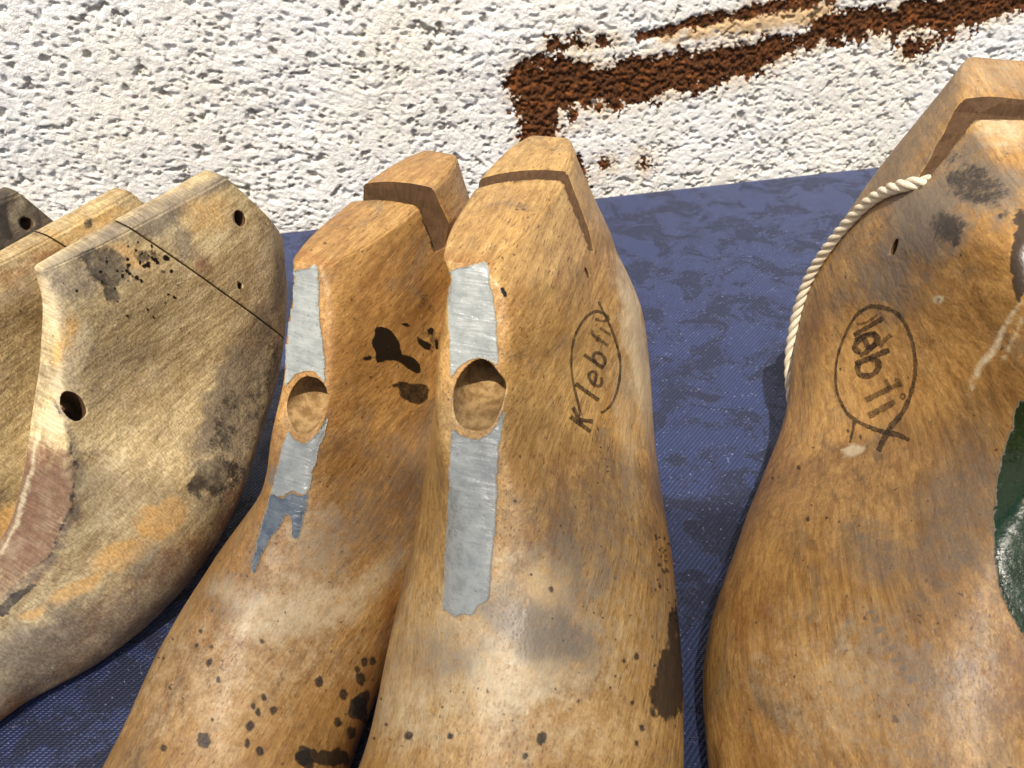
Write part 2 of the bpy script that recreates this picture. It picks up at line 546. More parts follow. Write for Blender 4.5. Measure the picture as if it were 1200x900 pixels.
# ---- table and its blue damask cloth
def cloth_material():
    t = NT("blue damask")
    rot = (0, 0, R(13))
    # jacquard figure: ragged satin islands on twill ground
    big = t.noise(t.map((34, 40, 30), (0, 0, R(-24))), 1, 8, 0.72, 0.7)
    pix = t.noise(t.map((1000, 800, 1000), rot), 1, 2, 0.6)
    fig = t.ss(t.math('ADD', big, t.math('MULTIPLY', t.math('SUBTRACT', pix, 0.5), 0.24)), 0.47, 0.505)
    big2 = t.noise(t.map((46, 36, 30), (0, 0, R(40))), 1, 8, 0.72, 0.8)
    fig2 = t.ss(t.math('ADD', big2, t.math('MULTIPLY', t.math('SUBTRACT', pix, 0.5), 0.26)), 0.575, 0.61)
    w = t.t.nodes.new("ShaderNodeTexWave")
    w.wave_type = 'BANDS'
    w.bands_direction = 'X'
    w.inputs["Scale"].default_value = 1.0
    w.inputs["Distortion"].default_value = 0.4
    t.link(t.map((200, 200, 200), (0, 0, R(52))), w.inputs["Vector"])
    tw = w.outputs["Fac"]
    w2 = t.t.nodes.new("ShaderNodeTexWave")
    w2.bands_direction = 'Y'
    w2.inputs["Scale"].default_value = 1.0
    t.link(t.map((420, 420, 420), rot), w2.inputs["Vector"])
    th = w2.outputs["Fac"]
    col = t.mix(fig, lin((25, 32, 56)), lin((39, 50, 84)))
    col = t.mix(t.math('MULTIPLY', fig2, 0.6), col, lin((26, 31, 54)))
    col = t.mix(1.0, col, t.mix(tw, (0.55, 0.55, 0.6, 1), (1.4, 1.4, 1.4, 1)), 'MULTIPLY')
    lint = t.noise(t.map((900, 900, 900)), 1, 2, 0.5)
    col = t.mix(t.math('MULTIPLY', t.ss(lint, 0.66, 0.74), 0.6), col, lin((150, 158, 196)))
    h = t.math('ADD', t.math('MULTIPLY', tw, 0.7), t.math('MULTIPLY', th, 0.4))
    h = t.math('ADD', h, t.math('MULTIPLY', fig, 0.5))
    t.b.inputs["Sheen Weight"].default_value = 0.25
    t.b.inputs["Sheen Roughness"].default_value = 0.4
    t.b.inputs["Sheen Tint"].default_value = (0.7, 0.75, 1, 1)
    rg = t.lerp(fig, 0, 1, 0.6, 0.38)
    return t.done(col, rg, t.bump(h, 0.45, 0.0004), 0.45)

def build_table():
    L, D, TH = 1.5, 0.62, 0.03
    mid = (E0 + E1) * 0.5
    root = bpy.data.objects.new("table", None)
    root.empty_display_size = 0.05
    COL.objects.link(root)
    ang = math.atan2(ed[1], ed[0])
    root.matrix_world = Matrix.Translation((mid[0], mid[1], -0.75)) @ Matrix.Rotation(ang, 4, 'Z')
    tag(root, "table standing against the white wall, hidden under the blue cloth", "table")
    t = NT("plain pine board")
    n = t.noise(t.map((60, 6, 60)), 1, 4, 0.6)
    wm = t.done(t.mix(n, lin((150, 110, 66)), lin((190, 150, 98))), 0.7)
    def box(name, x0, x1, y0, y1, z0, z1):
        v = [(x, y, z) for z in (z0, z1) for y in (y0, y1) for x in (x0, x1)]
        f = [(0, 2, 3, 1), (4, 5, 7, 6), (0, 1, 5, 4), (2, 6, 7, 3), (0, 4, 6, 2), (1, 3, 7, 5)]
        return mesh_obj(name, v, f, wm, root, False)
    top = 0.75 - 0.0022
    box("tabletop", -L / 2, L / 2, -D, -0.004, top - TH, top)
    for sx in (-1, 1):
        for y in (-0.06, -D + 0.06):
            x = sx * (L / 2 - 0.06)
            box("leg", x - 0.025, x + 0.025, y - 0.025, y + 0.025, 0.0, top - TH + 0.001)
    # cloth: top sheet with the edges turned down
    a = np.concatenate([[-L / 2 - 0.004], np.linspace(-L / 2, L / 2, 380), [L / 2 + 0.004]])
    y = np.linspace(-D, -0.004, 170)
    s = np.concatenate([y])
    prof = [(-D - 0.006, -0.28), (-D - 0.006, -0.14), (-D - 0.0055, -0.012), (-D - 0.004, -0.003), (-D - 0.001, -0.0004)]
    prof += [(v, 0.0) for v in s]
    prof += [(-0.0025, -0.0002), (-0.0008, -0.0012), (0.0, -0.004), (0.0005, -0.02), (0.0005, -0.12), (0.0005, -0.2)]
    prof = np.array(prof)
    PX = np.linspace(-L / 2 - 0.03, L / 2 + 0.03, 420)
    P = np.zeros((len(prof), len(PX), 3))
    P[..., 0] = PX[None]
    P[..., 1] = prof[:, :1]
    P[..., 2] = prof[:, 1:]
    f = P.reshape(-1, 3)
    wr = 0.0016 * (fbm(np.stack([f[:, 0] * 9, f[:, 1] * 5, f[:, 0] * 0], 1), 3, 71) - 0.5)
    inside = smooth(0.0, 0.05, -f[:, 1]) * smooth(-D, -D + 0.05, f[:, 1])
    f[:, 2] += wr * inside + 0.0002
    hang = smooth(-0.01, -0.15, f[:, 2]) * (f[:, 1] < -D)
    f[:, 1] -= hang * 0.02 * (1 + np.sin(f[:, 0] * 38))
    P = f.reshape(P.shape)
    M = np.array(Matrix.Translation((mid[0], mid[1], 0)) @ Matrix.Rotation(ang, 4, 'Z'))
    o = grid_mesh("tablecloth", P, cloth_material())
    o.matrix_world = Matrix(M.tolist())
    tag(o, "dark blue damask cloth covering the table in front of the white wall", "tablecloth")
    return o
cloth = build_table()

# ================================================================== shoe lasts
QS = np.array([0, .15, .4, .7, .9, 1.])
WID = np.array([
    [.3, .7, 1.0, 1.0, .7, .3], [.5, 1.4, 2.0, 2.2, 1.9, 1.5], [.6, 2.1, 3.1, 3.5, 3.3, 2.8], [.7, 2.4, 3.7, 4.2, 4.0, 3.4],
    [.75, 2.2, 3.6, 4.3, 4.1, 3.4], [.75, 1.9, 3.2, 3.9, 3.6, 2.9], [.72, 1.6, 2.8, 3.5, 3.2, 2.4], [.7, 1.4, 2.4, 3.3, 3.1, 2.0],
    [.68, 1.3, 2.1, 3.0, 2.7, 1.3], [.67, 1.25, 1.8, 2.5, 2.2, 1.1], [.66, 1.2, 1.6, 1.9, 1.6, .9], [.65, 1.15, 1.45, 1.5, 1.2, .8]])
FIT = {
 'E': dict(pose=[3.03,27.07,0.2,15.26,-2.13,0.76,1.144],
  cen=[-0.17,0.17,0.57,1.04,1.35,1.01,0.57,-0.17,-0.43,-0.44,-0.5,-0.88],
  ml=[1.02,0.97,0.91,0.85,0.82,0.91,0.99,1.05,1.08,1.05,0.9,0.71],
  mr=[0.99,0.98,0.98,0.99,1.04,1.17,1.21,1.14,1.14,1.16,0.99,0.74],
  side=[25.99,2.22,26.01,1.39,25.28,3,25.4,0.83,22.39,4.07,22.59,0.38,19.21,4.94,19.48,0.13,16.66,5.9,16.46,0.12,14.55,6.99,12.44,0.64,12.97,8.13,7.92,1.15,11.68,9.38,3.1,1.49,10.66,10.52,0.41,2.86,10.02,11.42,-0.32,5.48,9.51,12.09,0.14,8.63,9.21,12.52,0.66,11.76]),
 'D': dict(pose=[-2.5,27.6,-0.04,20.06,0.25,0.72,1.012],
  cen=[0.14,0.45,0.7,0.65,0.15,0.1,0.35,0.15,0.13,0,-0.09,-0.38],
  ml=[1.02,0.94,0.86,0.8,0.79,0.84,0.9,0.98,1.04,1.03,0.9,0.71],
  mr=[1.02,0.98,0.93,0.87,0.83,0.92,1.04,1.07,1.13,1.17,1.01,0.76],
  side=[25.95,2.23,26,1.35,25.26,2.97,25.39,0.84,22.38,4,22.59,0.44,19.25,4.83,19.49,0.28,16.8,5.74,16.5,0.33,14.8,6.68,12.49,0.78,13.3,7.73,7.97,1.17,11.98,8.96,3.14,1.46,10.88,10.16,0.42,2.84,10.13,11.27,-0.38,5.53,9.44,12.24,-0.05,8.82,8.91,13.06,0.27,12.18]),
 'C': dict(pose=[-10.606,28.122,1.523,27.517,5.992,7.24,0.87],
  cen=[-0.9,-0.58,-0.23,0.17,0.63,0.84,0.71,0.32,0.01,-0.15,-0.3,-0.6],
  ml=[1.05,0.99,0.91,0.81,0.72,0.74,0.84,0.79,0.69,0.52,0.32,0.13],
  mr=[0.98,0.84,0.73,0.7,0.86,1.1,1.17,0.86,0.77,0.82,0.82,0.55],
  fac=[1,1,1,1,1.2,1.5,1.6,1.5,1.2,1,1,1],
  side=[25.94,2.41,25.98,1.5,25.25,3.02,25.2,1.24,22.38,3.86,22.24,1.04,19.28,4.33,19.07,0.84,16.89,4.76,16.21,0.49,14.96,5.64,12.47,0.59,13.37,7.02,8.35,1.08,11.92,8.61,3.91,1.81,10.74,10.11,1,3.29,10,11.39,-0.54,5.83,9.33,12.56,-1.7,9.1,8.89,13.69,-3.3,12.2]),
 'F': dict(pose=[15.45,27.4,0.3,10.15,1.68,0.65,1.258],
  cen=[0.07,-0.08,-0.25,-0.45,-0.56,-0.63,-0.31,0.45,0.24,-0.28,-0.44,0.22],
  ml=[0.99,0.98,0.98,0.99,1.05,1.23,1.17,1,0.96,0.96,0.96,0.94],
  mr=[1,1,1,1,1,1,1,1,1,1,1,1],
  side=[25.94,2.21,26.03,1.39,25.28,3.02,25.4,0.82,22.44,4.13,22.55,0.35,19.36,5.02,19.38,0.08,16.95,5.98,16.29,0.1,14.97,6.97,12.25,0.56,13.31,7.98,7.87,1,11.69,9.22,3.22,1.28,10.27,10.49,0.65,2.62,9.38,11.37,0.02,5.36,8.8,11.98,0.45,9.06,8.41,12.37,0.92,13.07]),
}
import copy
FIT['B'] = copy.deepcopy(FIT['C'])
FIT['B']['pose'] = [-14.54, 28.3, 1.21, 23.4, 1.2, 6.3, 0.80]
FIT['B']['mr'] = [v * (0.82 if 4 < i < 10 else 1) for i, v in enumerate(FIT['B']['mr'])]
FIT['A'] = copy.deepcopy(FIT['C'])
FIT['A']['pose'] = [-19.47, 29.6, 0.97, 27.9, 2.6, 5.6, 0.783]

def catmull(Y, t):
    Y = np.asarray(Y, float)
    n = len(Y)
    P = np.concatenate([2 * Y[:1] - Y[1:2], Y, 2 * Y[-1:] - Y[-2:-1]])
    i = np.clip(np.floor(t).astype(int), 0, n - 2)
    f = (t - i).reshape((-1,) + (1,) * (Y.ndim - 1))
    a, b, c, d = P[i], P[i + 1], P[i + 2], P[i + 3]
    return .5 * (2 * b + (c - a) * f + (2 * a - 5 * b + 4 * c - d) * f ** 2 + (3 * b - a - 3 * c + d) * f ** 3)

def hermq(Wr, q):
    k = np.clip(np.searchsorted(QS, q, side='right') - 1, 0, len(QS) - 2)
    h = np.diff(QS)
    d = np.diff(Wr, axis=1) / h
    m = np.zeros_like(Wr)
    m[:, 1:-1] = (d[:, :-1] * h[1:] + d[:, 1:] * h[:-1]) / (h[1:] + h[:-1])
    m[:, 0] = d[:, 0] * 1.6
    m[:, -1] = d[:, -1] * 1.6
    x = (q - QS[k]) / h[k]
    hk = h[k]
    return (Wr[:, k] * (2 * x**3 - 3 * x**2 + 1) + m[:, k] * hk * (x**3 - 2 * x**2 + x) + Wr[:, k + 1] * (-2 * x**3 + 3 * x**2) + m[:, k + 1] * hk * (x**3 - x**2))

def last_rings(key, ns, nq, nf):
    F = FIT[key]
    side = np.array(F['side']).reshape(12, 4)
    wl = WID * np.array(F['ml'])[:, None]
    wr = WID * np.array(F['mr'])[:, None]
    if 'fac' in F:
        for w_ in (wl, wr):
            w_[:, 0] *= F['fac']
            w_[:, 1] = np.maximum(w_[:, 1], w_[:, 0] * 1.12)
    t = np.linspace(0, 11, ns)
    S = catmull(side, t)
    c = catmull(np.array(F['cen'])[:, None], t)[:, 0]
    q = .5 * (.5 - .5 * np.cos(np.linspace(0, np.pi, nq))) + .5 * np.linspace(0, 1, nq)
    Lw = hermq(catmull(wl, t), q)
    Rw = hermq(catmull(wr, t), q)
    ff = np.linspace(0, 1, nf + 1)[:-1]
    def pt(x, qq):
        u = S[:, 0:1] * (1 - qq) + S[:, 2:3] * qq
        z = S[:, 1:2] * (1 - qq) + S[:, 3:4] * qq
        return np.stack([x, -(u + 0 * x), z + 0 * x], -1)
    cols = [pt(Rw[:, :1] * ff[None], np.zeros((1, nf))), pt(Rw, q[None]), pt(Rw[:, -1:] * (1 - ff[None][:, 1:]), np.ones((1, nf - 1))),
            pt(-Lw[:, -1:] * ff[None], np.ones((1, nf))), pt(-Lw[:, ::-1], q[None, ::-1]), pt(-Lw[:, :1] * (1 - ff[None][:, 1:]), np.zeros((1, nf - 1)))]
    G = np.concatenate(cols, 1)
    G[:, :, 0] += c[:, None]
    for _ in range(4):                    # soften the corners round each ring
        G = 0.5 * G + 0.25 * (np.roll(G, 1, 1) + np.roll(G, -1, 1))
    if 'fac' not in F:                    # the instep ridge melts into a round vamp towards the toe
        Gs = G
        for _ in range(60):
            Gs = 0.5 * Gs + 0.25 * (np.roll(Gs, 1, 1) + np.roll(Gs, -1, 1))
        w_ = smooth(7.0, 5.2, t)[:, None, None]
        G = G * (1 - w_) + Gs * w_
    return G * (F['pose'][6] * CM)

def pose_matrix(key):
    x0, y0, z0, yaw, roll, pitch, _ = FIT[key]['pose']
    M = Matrix.Translation((x0 * CM, y0 * CM, z0 * CM)) @ Matrix.Rotation(-R(yaw), 4, 'Z') @ Matrix.Rotation(R(roll), 4, 'Y') @ Matrix.Rotation(R(pitch), 4, 'X')
    return M

def last_mesh(key, ns=340, nq=72, nf=9, seed=0):
    G = last_rings(key, ns, nq, nf)
    m = G.shape[1]
    # top: narrow bevel, then slightly domed cap
    ring = G[-1]
    cen = ring.mean(0)
    nrm = np.zeros(3)
    for i in range(m):
        nrm += np.cross(ring[i] - cen, ring[(i + 1) % m] - cen)
    nrm /= np.linalg.norm(nrm)
    if nrm[2] < 0:
        nrm = -nrm
    bl = 0.0009
    rows = [G[:-1], (ring - nrm * bl)[None]]
    inward = cen - ring
    il = np.linalg.norm(inward, axis=1, keepdims=True)
    rows.append((ring + inward / il * bl * 0.35 - nrm * bl * 0.35)[None])
    rows.append((ring + inward / il * bl)[None])
    K = 12
    for k in range(1, K):
        f = k / K
        dome = 0.0012 * (1 - (1 - f) ** 2)
        rows.append((ring + inward * f + inward / il * bl * (1 - f) + nrm * dome)[None])
    V = np.concatenate(rows, 0)
    n = len(V)
    verts = V.reshape(-1, 3)
    # hand-worked unevenness
    P = verts / CM
    d = 0.03 * (fbm(P * 0.55 + seed * 7.1, 3, 50 + seed) - 0.5) * 2 + 0.010 * (fbm(P * 2.4 + seed, 3, 60 + seed) - 0.5) * 2
    ctr = V.mean(1, keepdims=True)
    dirv = (V - ctr).reshape(-1, 3)
    dirv /= np.linalg.norm(dirv, axis=1, keepdims=True) + 1e-9
    verts = verts + dirv * (d * CM)[:, None]
    idx = np.arange(n * m).reshape(n, m)
    nx = np.roll(idx, -1, 1)
    q = np.stack([idx[:-1], nx[:-1], nx[1:], idx[1:]], -1).reshape(-1, 4)
    top = len(verts)
    bot = top + 1
    verts = np.concatenate([verts, verts[idx[-1]].mean(0, keepdims=True), verts[idx[0]].mean(0, keepdims=True)])
    faces = [tuple(f) for f in q.tolist()]
    faces += [(int(idx[-1, i]), int(idx[-1, (i + 1) % m]), top) for i in range(m)]
    faces += [(int(idx[0, (i + 1) % m]), int(idx[0, i]), bot) for i in range(m)]
    return verts, faces

MAT_RAW = raw_cut_material()
MAT_BORE = bored_material()

def temp_obj(verts, faces, mat):
    me = bpy.data.meshes.new("cutter")
    me.from_pydata([tuple(v) for v in verts], [], faces)
    me.materials.append(mat)
    bm = bmesh.new()
    bm.from_mesh(me)
    bmesh.ops.recalc_face_normals(bm, faces=bm.faces)
    bm.to_mesh(me)
    bm.free()
    o = bpy.data.objects.new("cutter", me)
    COL.objects.link(o)
    return o

def cyl_cutter(p, d, r, l0, l1, mat, n=40, ry=None, r_end=None, seed=3):
    """cylinder through p along d from -l0 to +l1 (world)"""
    d = np.asarray(d, float)
    d /= np.linalg.norm(d)
    up = np.array([0, 0, 1.0]) if abs(d[2]) < 0.9 else np.array([0, 1.0, 0])
    a = np.cross(d, up)
    a /= np.linalg.norm(a)
    b = np.cross(a, d)
    v, f = [], []
    ks = 6
    for k in range(ks):
        s = -l0 + (l0 + l1) * k / (ks - 1)
        rr = r if r_end is None else r + (r_end - r) * k / (ks - 1)
        for i in range(n):
            an = 2 * math.pi * i / n
            w = 1 + 0.03 * math.sin(3 * an + seed) + 0.02 * math.sin(5 * an + 2 * seed)
            v.append(p + d * s + a * math.cos(an) * rr * w + b * math.sin(an) * (ry or r) / r * rr * w)
    for k in range(ks - 1):
        for i in range(n):
            j = (i + 1) % n
            f.append((k * n + i, k * n + j, (k + 1) * n + j, (k + 1) * n + i))
    f.append(tuple(range(n)))
    f.append(tuple(range((ks - 1) * n, ks * n)))
    return temp_obj(v, f, mat)

def slot_cutter(pl, pr, pe, w_top, w_end, mat, ext=0.03, over=0.02, rough=0.0):
    """wedge slot: pl-pr runs across the top, pe is the lower end on the flank"""
    pl, pr, pe = (np.asarray(p, float) for p in (pl, pr, pe))
    x = pr - pl
    x /= np.linalg.norm(x)
    dn = pe - pr
    dn -= x * (dn @ x)
    L = np.linalg.norm(dn)
    dn /= L
    nn = np.cross(x, dn)
    mid = (pl + pr) / 2
    v, f = [], []
    N, Mx = 14, 24
    rng = np.random.RandomState(5)
    def sheet(sgn):
        out = []
        for k in range(N):
            s = -over + (L + over) * k / (N - 1)
            tt = max(0.0, s / L)
            w = (w_top + (w_end - w_top) * tt) / 2
            for i in range(Mx):
                xx = (i / (Mx - 1) - 0.5) * 2 * (ext)
                j = rough * (rng.rand() - 0.5)
                out.append(mid + x * xx + dn * s + nn * sgn * (w + j))
        return out
    A = sheet(1)
    B = sheet(-1)
    v = A + B
    n1 = N * Mx
    ix = lambda s, k, i: s * n1 + k * Mx + i
    for s in (0, 1):
        for k in range(N - 1):
            for i in range(Mx - 1):
                f.append((ix(s, k, i), ix(s, k, i + 1), ix(s, k + 1, i + 1), ix(s, k + 1, i)))
    for k in range(N - 1):
        for i in (0, Mx - 1):
            f.append((ix(0, k, i), ix(0, k + 1, i), ix(1, k + 1, i), ix(1, k, i)))
    for i in range(Mx - 1):
        for k in (0, N - 1):
            f.append((ix(0, k, i), ix(0, k, i + 1), ix(1, k, i + 1), ix(1, k, i)))
    return temp_obj(v, f, mat)

class Last:
    def __init__(self, key, mat, label, seed, group=None, ns=340, nq=72):
        self.key = key
        self.M = pose_matrix(key)
        root = bpy.data.objects.new("shoe_last", None)
        root.empty_display_size = 0.03
        COL.objects.link(root)
        root.matrix_world = self.M
        tag(root, label, "shoe last", "wooden shoe lasts set out on the blue cloth")
        self.root = root
        v, f = last_mesh(key, ns=ns, nq=nq, seed=seed)
        # settle the sole on the cloth
        Mw = np.array(self.M)
        w = v @ Mw[:3, :3].T + Mw[:3, 3]
        dz = -0.0004 - w[:, 2].min()
        root.location.z += dz
        self.M = Matrix.Translation((0, 0, dz)) @ self.M
        self.Mi = self.M.inverted()
        self.body = mesh_obj("body", v, f, mat, root)
        self.mat = mat
        me = self.body.data
        bm = bmesh.new()
        bm.from_mesh(me)
        bmesh.ops.recalc_face_normals(bm, faces=bm.faces)
        bm.to_mesh(me)
        bm.free()
        self.rebuild()

    def rebuild(self):
        me = self.body.data
        w = verts_np(me)
        Mw = np.array(self.M)
        w = w @ Mw[:3, :3].T + Mw[:3, 3]
        polys = [tuple(p.vertices) for p in me.polygons]
        self.bvh = BVHTree.FromPolygons([tuple(p) for p in w], polys)

    def hit(self, px, py):
        d = pix_dir(px, py)
        h = self.bvh.ray_cast(Vector(CC), Vector(d))
        if h[0] is None:
            return None, None
        nrm = h[1]
        if nrm.dot(Vector(d)) > 0:
            nrm = -nrm
        return np.array(h[0]), np.array(nrm)

    def near(self, px, py):
        """surface point under a pixel, or nearest to its ray"""
        p, n = self.hit(px, py)
        if p is not None:
            return p, n
        d = pix_dir(px, py)
        best = None
        for s in np.linspace(0.1, 0.6, 120):
            q = self.bvh.find_nearest(Vector(CC + d * s))
            if q[0] is not None and (best is None or q[3] < best[0]):
                best = (q[3], np.array(q[0]), np.array(q[1]))
        return best[1], best[2]

    def cut(self, cutters):
        bpy.context.view_layer.update()
        for c in cutters:
            md = self.body.modifiers.new("cut", 'BOOLEAN')
            md.operation = 'DIFFERENCE'
            md.solver = 'EXACT'
            md.material_mode = 'TRANSFER'
            md.object = c
        dg = bpy.context.evaluated_depsgraph_get()
        me = bpy.data.meshes.new_from_object(self.body.evaluated_get(dg), preserve_all_data_layers=True, depsgraph=dg)
        self.body.modifiers.clear()
        old = self.body.data
        self.body.data = me
        me.name = "body"
        bpy.data.meshes.remove(old)
        for c in cutters:
            cm = c.data
            bpy.data.objects.remove(c)
            bpy.data.meshes.remove(cm)

    def lift_block(self, pl, pr, pe, amount):
        """push the piece behind the saw slot up, as a loose block sits"""
        pl, pr, pe = (np.asarray(p, float) for p in (pl, pr, pe))
        x = (pr - pl) / np.linalg.norm(pr - pl)
        dn = pe - pr
        dn -= x * (dn @ x)
        Ls = np.linalg.norm(dn)
        dn /= Ls
        nn = np.cross(x, dn)
        back = np.array(self.M.to_3x3() @ Vector((0, 1, 0)))
        if nn @ back < 0:
            nn = -nn
        me = self.body.data
        v = verts_np(me)
        Mw = np.array(self.M)
        w = v @ Mw[:3, :3].T + Mw[:3, 3]
        q = w - (pl + pr) / 2
        side = (q @ nn > 0)
        depth = q @ dn
        k = side * smooth(Ls * 1.0, Ls * 0.75, depth)
        w = w + k[:, None] * np.asarray(amount)
        me.vertices.foreach_set("co", self.to_local(w).reshape(-1))
        me.update()

    def finish(self, stains_and_shade, objs=None):
        """per-vertex masks of pigment and some painted shading from a list of blobs given at surface points"""
        for ob in (objs or [self.body]):
            me = ob.data
            v = verts_np(me)
            Mw = np.array(self.M)
            w = v @ Mw[:3, :3].T + Mw[:3, 3]
            nv = np.zeros(len(me.vertices) * 3)
            me.vertices.foreach_get("normal", nv)
            nv = nv.reshape(-1, 3) @ Mw[:3, :3].T
            view = w - CC
            view /= np.linalg.norm(view, axis=1, keepdims=True)
            face = smooth(-0.15, 0.1, -(nv * view).sum(1))
            px = project(w)
            L = v / CM
            nz = np.stack([fbm(L * 1.7 + 3, 4, 81, 0.6), fbm(L * 1.7 + 13, 4, 82, 0.6)], 1) - 0.5
            nzf = fbm(L * 6.0, 3, 83, 0.6) - 0.5
            A = np.zeros((len(v), 6))
            ch = dict(K=0, G=1, P=2, O=3, R=4, B=5)
            for s in stains_and_shade:
                c, kind = s[0], s[1]
                if kind == 'e':                       # ellipse cx cy rx ry angle strength softness
                    cx, cy, rx, ry, an, st, so = s[2:]
                    q = px + nz * (0.9 * min(rx, ry) + 8) - np.array([cx, cy])
                    ca, sa = math.cos(R(an)), math.sin(R(an))
                    ex = (q[:, 0] * ca + q[:, 1] * sa) / rx
                    ey = (-q[:, 0] * sa + q[:, 1] * ca) / ry
                    r = np.sqrt(ex ** 2 + ey ** 2) + nzf * 0.35
                    m = smooth(1 + so, 1 - so, r) * st
                else:                                  # 'l': polyline pts, half widths, strength, softness(px)
                    pts, hw, st, so = s[2:]
                    d = seg_dist(px + nz * 10, pts, hw) + nzf * 5
                    m = smooth(so, -so, d) * st
                A[:, ch[c]] = np.maximum(A[:, ch[c]], m * face)
            color_attr(me, "stain_shade_a", A[:, :3])
            color_attr(me, "stain_b", A[:, 3:])

    # ---- things laid on the surface
    def to_local(self, P):
        Mi = np.array(self.Mi)
        return np.asarray(P) @ Mi[:3, :3].T + Mi[:3, 3]

    def decal(self, name, polys, mat, step=5.0, lift=0.00012, label=None, soft=3.0):
        """closed pixel outlines laid on the surface as thin films"""
        V, F, rim = [], [], []
        for poly in polys:
            poly = np.array(poly, float)
            n = len(poly)
            if n > 8:      # round the outline, then roughen it
                k = 4
                cl = np.concatenate([poly[-2:], poly, poly[:3]])
                tt = 2 + np.arange(n * k) / k
                poly = catmull(cl, tt)
                poly += (vnoise(np.stack([poly[:, 0] * 0.3, poly[:, 1] * 0.3, poly[:, 0] * 0], 1), 97)[:, None] - 0.5) * 1.8
            poly = [tuple(p) for p in poly]
            n = len(poly)
            # densify the outline
            out = []
            for i in range(n):
                a, b = np.array(poly[i]), np.array(poly[(i + 1) % n])
                k = max(1, int(np.linalg.norm(b - a) / step))
                for j in range(k):
                    out.append(a + (b - a) * j / k)
            out = np.array(out)
            lo, hi = out.min(0), out.max(0)
            pts = [Vector((float(p[0]), float(p[1]))) for p in out]
            nb = len(out)
            edges = [(i, (i + 1) % len(pts)) for i in range(len(pts))]
            cm_ = out.mean(0)
            pts.append(Vector((float(cm_[0]), float(cm_[1]))))
            ins = 0.5 * min(hi - lo) if min(hi - lo) < 2 * soft else soft
            gx = np.arange(lo[0] + step / 2, hi[0], step)
            gy = np.arange(lo[1] + step / 2, hi[1], step)
            for x in gx:
                for y in gy:
                    pts.append(Vector((x + random.uniform(-.5, .5), y + random.uniform(-.5, .5))))
            vo, eo, fo, *_ = delaunay_2d_cdt(pts, edges, [], 1, 1e-5)
            base = len(V)
            ok = []
            va = np.array([(p.x, p.y) for p in vo])
            far = np.sqrt(((va[:, None] - out[None]) ** 2).sum(2).min(1))
            rim += list(np.clip(far / ins, 0, 1))
            for p in vo:
                h, nn = self.hit(p.x, p.y)
                ok.append(h is not None)

                V.append(np.zeros(3) if h is None else h + nn * lift)
            for f in fo:
                if all(ok[i] for i in f):
                    F.append(tuple(base + i for i in f))
        V = self.to_local(np.array(V))
        used = sorted({i for f in F for i in f})
        re = {u: k for k, u in enumerate(used)}
        V = V[used]
        rim = np.array(rim)[used]
        F = [tuple(re[i] for i in f) for f in F]
        o = mesh_obj(name, V, F, mat, self.root)
        if len(o.data.vertices) == len(rim):
            o.data.attributes.new('rim', 'FLOAT', 'POINT').data.foreach_set('value', rim.astype(np.float32))
        if label:
            o["label"] = label
        return o

    def strokes(self, name, lines, mat, lift=0.00012, label=None):
        """ribbons: list of (pixel points, width px or list of widths)"""
        V, F = [], []
        for pts, w in lines:
            pts = np.array(pts, float)
            d = np.concatenate([[0], np.cumsum(np.linalg.norm(np.diff(pts, axis=0), axis=1))])
            n = max(3, int(d[-1] / 1.6))
            t = np.linspace(0, d[-1], n)
            ti = np.interp(t, d, np.arange(len(pts)))
            P = catmull(pts, ti)
            ww = 1.12 * np.interp(t, d, w if hasattr(w, '__len__') else [w] * len(pts))
            ww = ww * (1 + 0.22 * (vnoise(np.stack([t * 0.35, t * 0 + pts[0, 0], t * 0], 1), 91) - 0.5) * 2)
            T = np.gradient(P, axis=0)
            T /= np.linalg.norm(T, axis=1, keepdims=True) + 1e-9
            N = np.stack([-T[:, 1], T[:, 0]], 1)
            base = None
            for k in range(n):
                row = []
                for s in (-0.5, -0.17, 0.17, 0.5):
                    q = P[k] + N[k] * ww[k] * s
                    h, nn = self.hit(q[0], q[1])
                    row.append(None if h is None else h + nn * lift)
                if any(r is None for r in row):
                    base = None
                    continue
                b0 = len(V)
                V += row
                if base is not None:
                    for i in range(3):
                        F.append((base + i, base + i + 1, b0 + i + 1, b0 + i))
                base = b0
        o = mesh_obj(name, self.to_local(np.array(V)), F, mat, self.root)
        if label:
            o["label"] = label
        return o

def crop(ox, oy, sc, pts):
    return [(ox + x * sc, oy + y * sc) for x, y in pts]

def blobs(spots, seed, jag=0.14):
    rng = random.Random(seed)
    out = []
    for s in spots:
        cx, cy, r = s[:3]
        asp = s[3] if len(s) > 3 else rng.uniform(1.0, 1.5)
        an = R(s[4]) if len(s) > 4 else rng.uniform(-0.4, 0.4) + math.pi / 2
        n = 11
        p = []
        for i in range(n):
            a = 2 * math.pi * i / n
            rr = 1.22 * r * (1 + rng.uniform(-jag, jag))
            x, y = rr * asp ** 0.5 * math.cos(a), rr / asp ** 0.5 * math.sin(a)
            p.append((cx + x * math.cos(an) - y * math.sin(an), cy + x * math.sin(an) + y * math.cos(an)))
        out.append(p)
    return out

def stripe_poly(top, right, bottom, left):
    return top + right + bottom + left

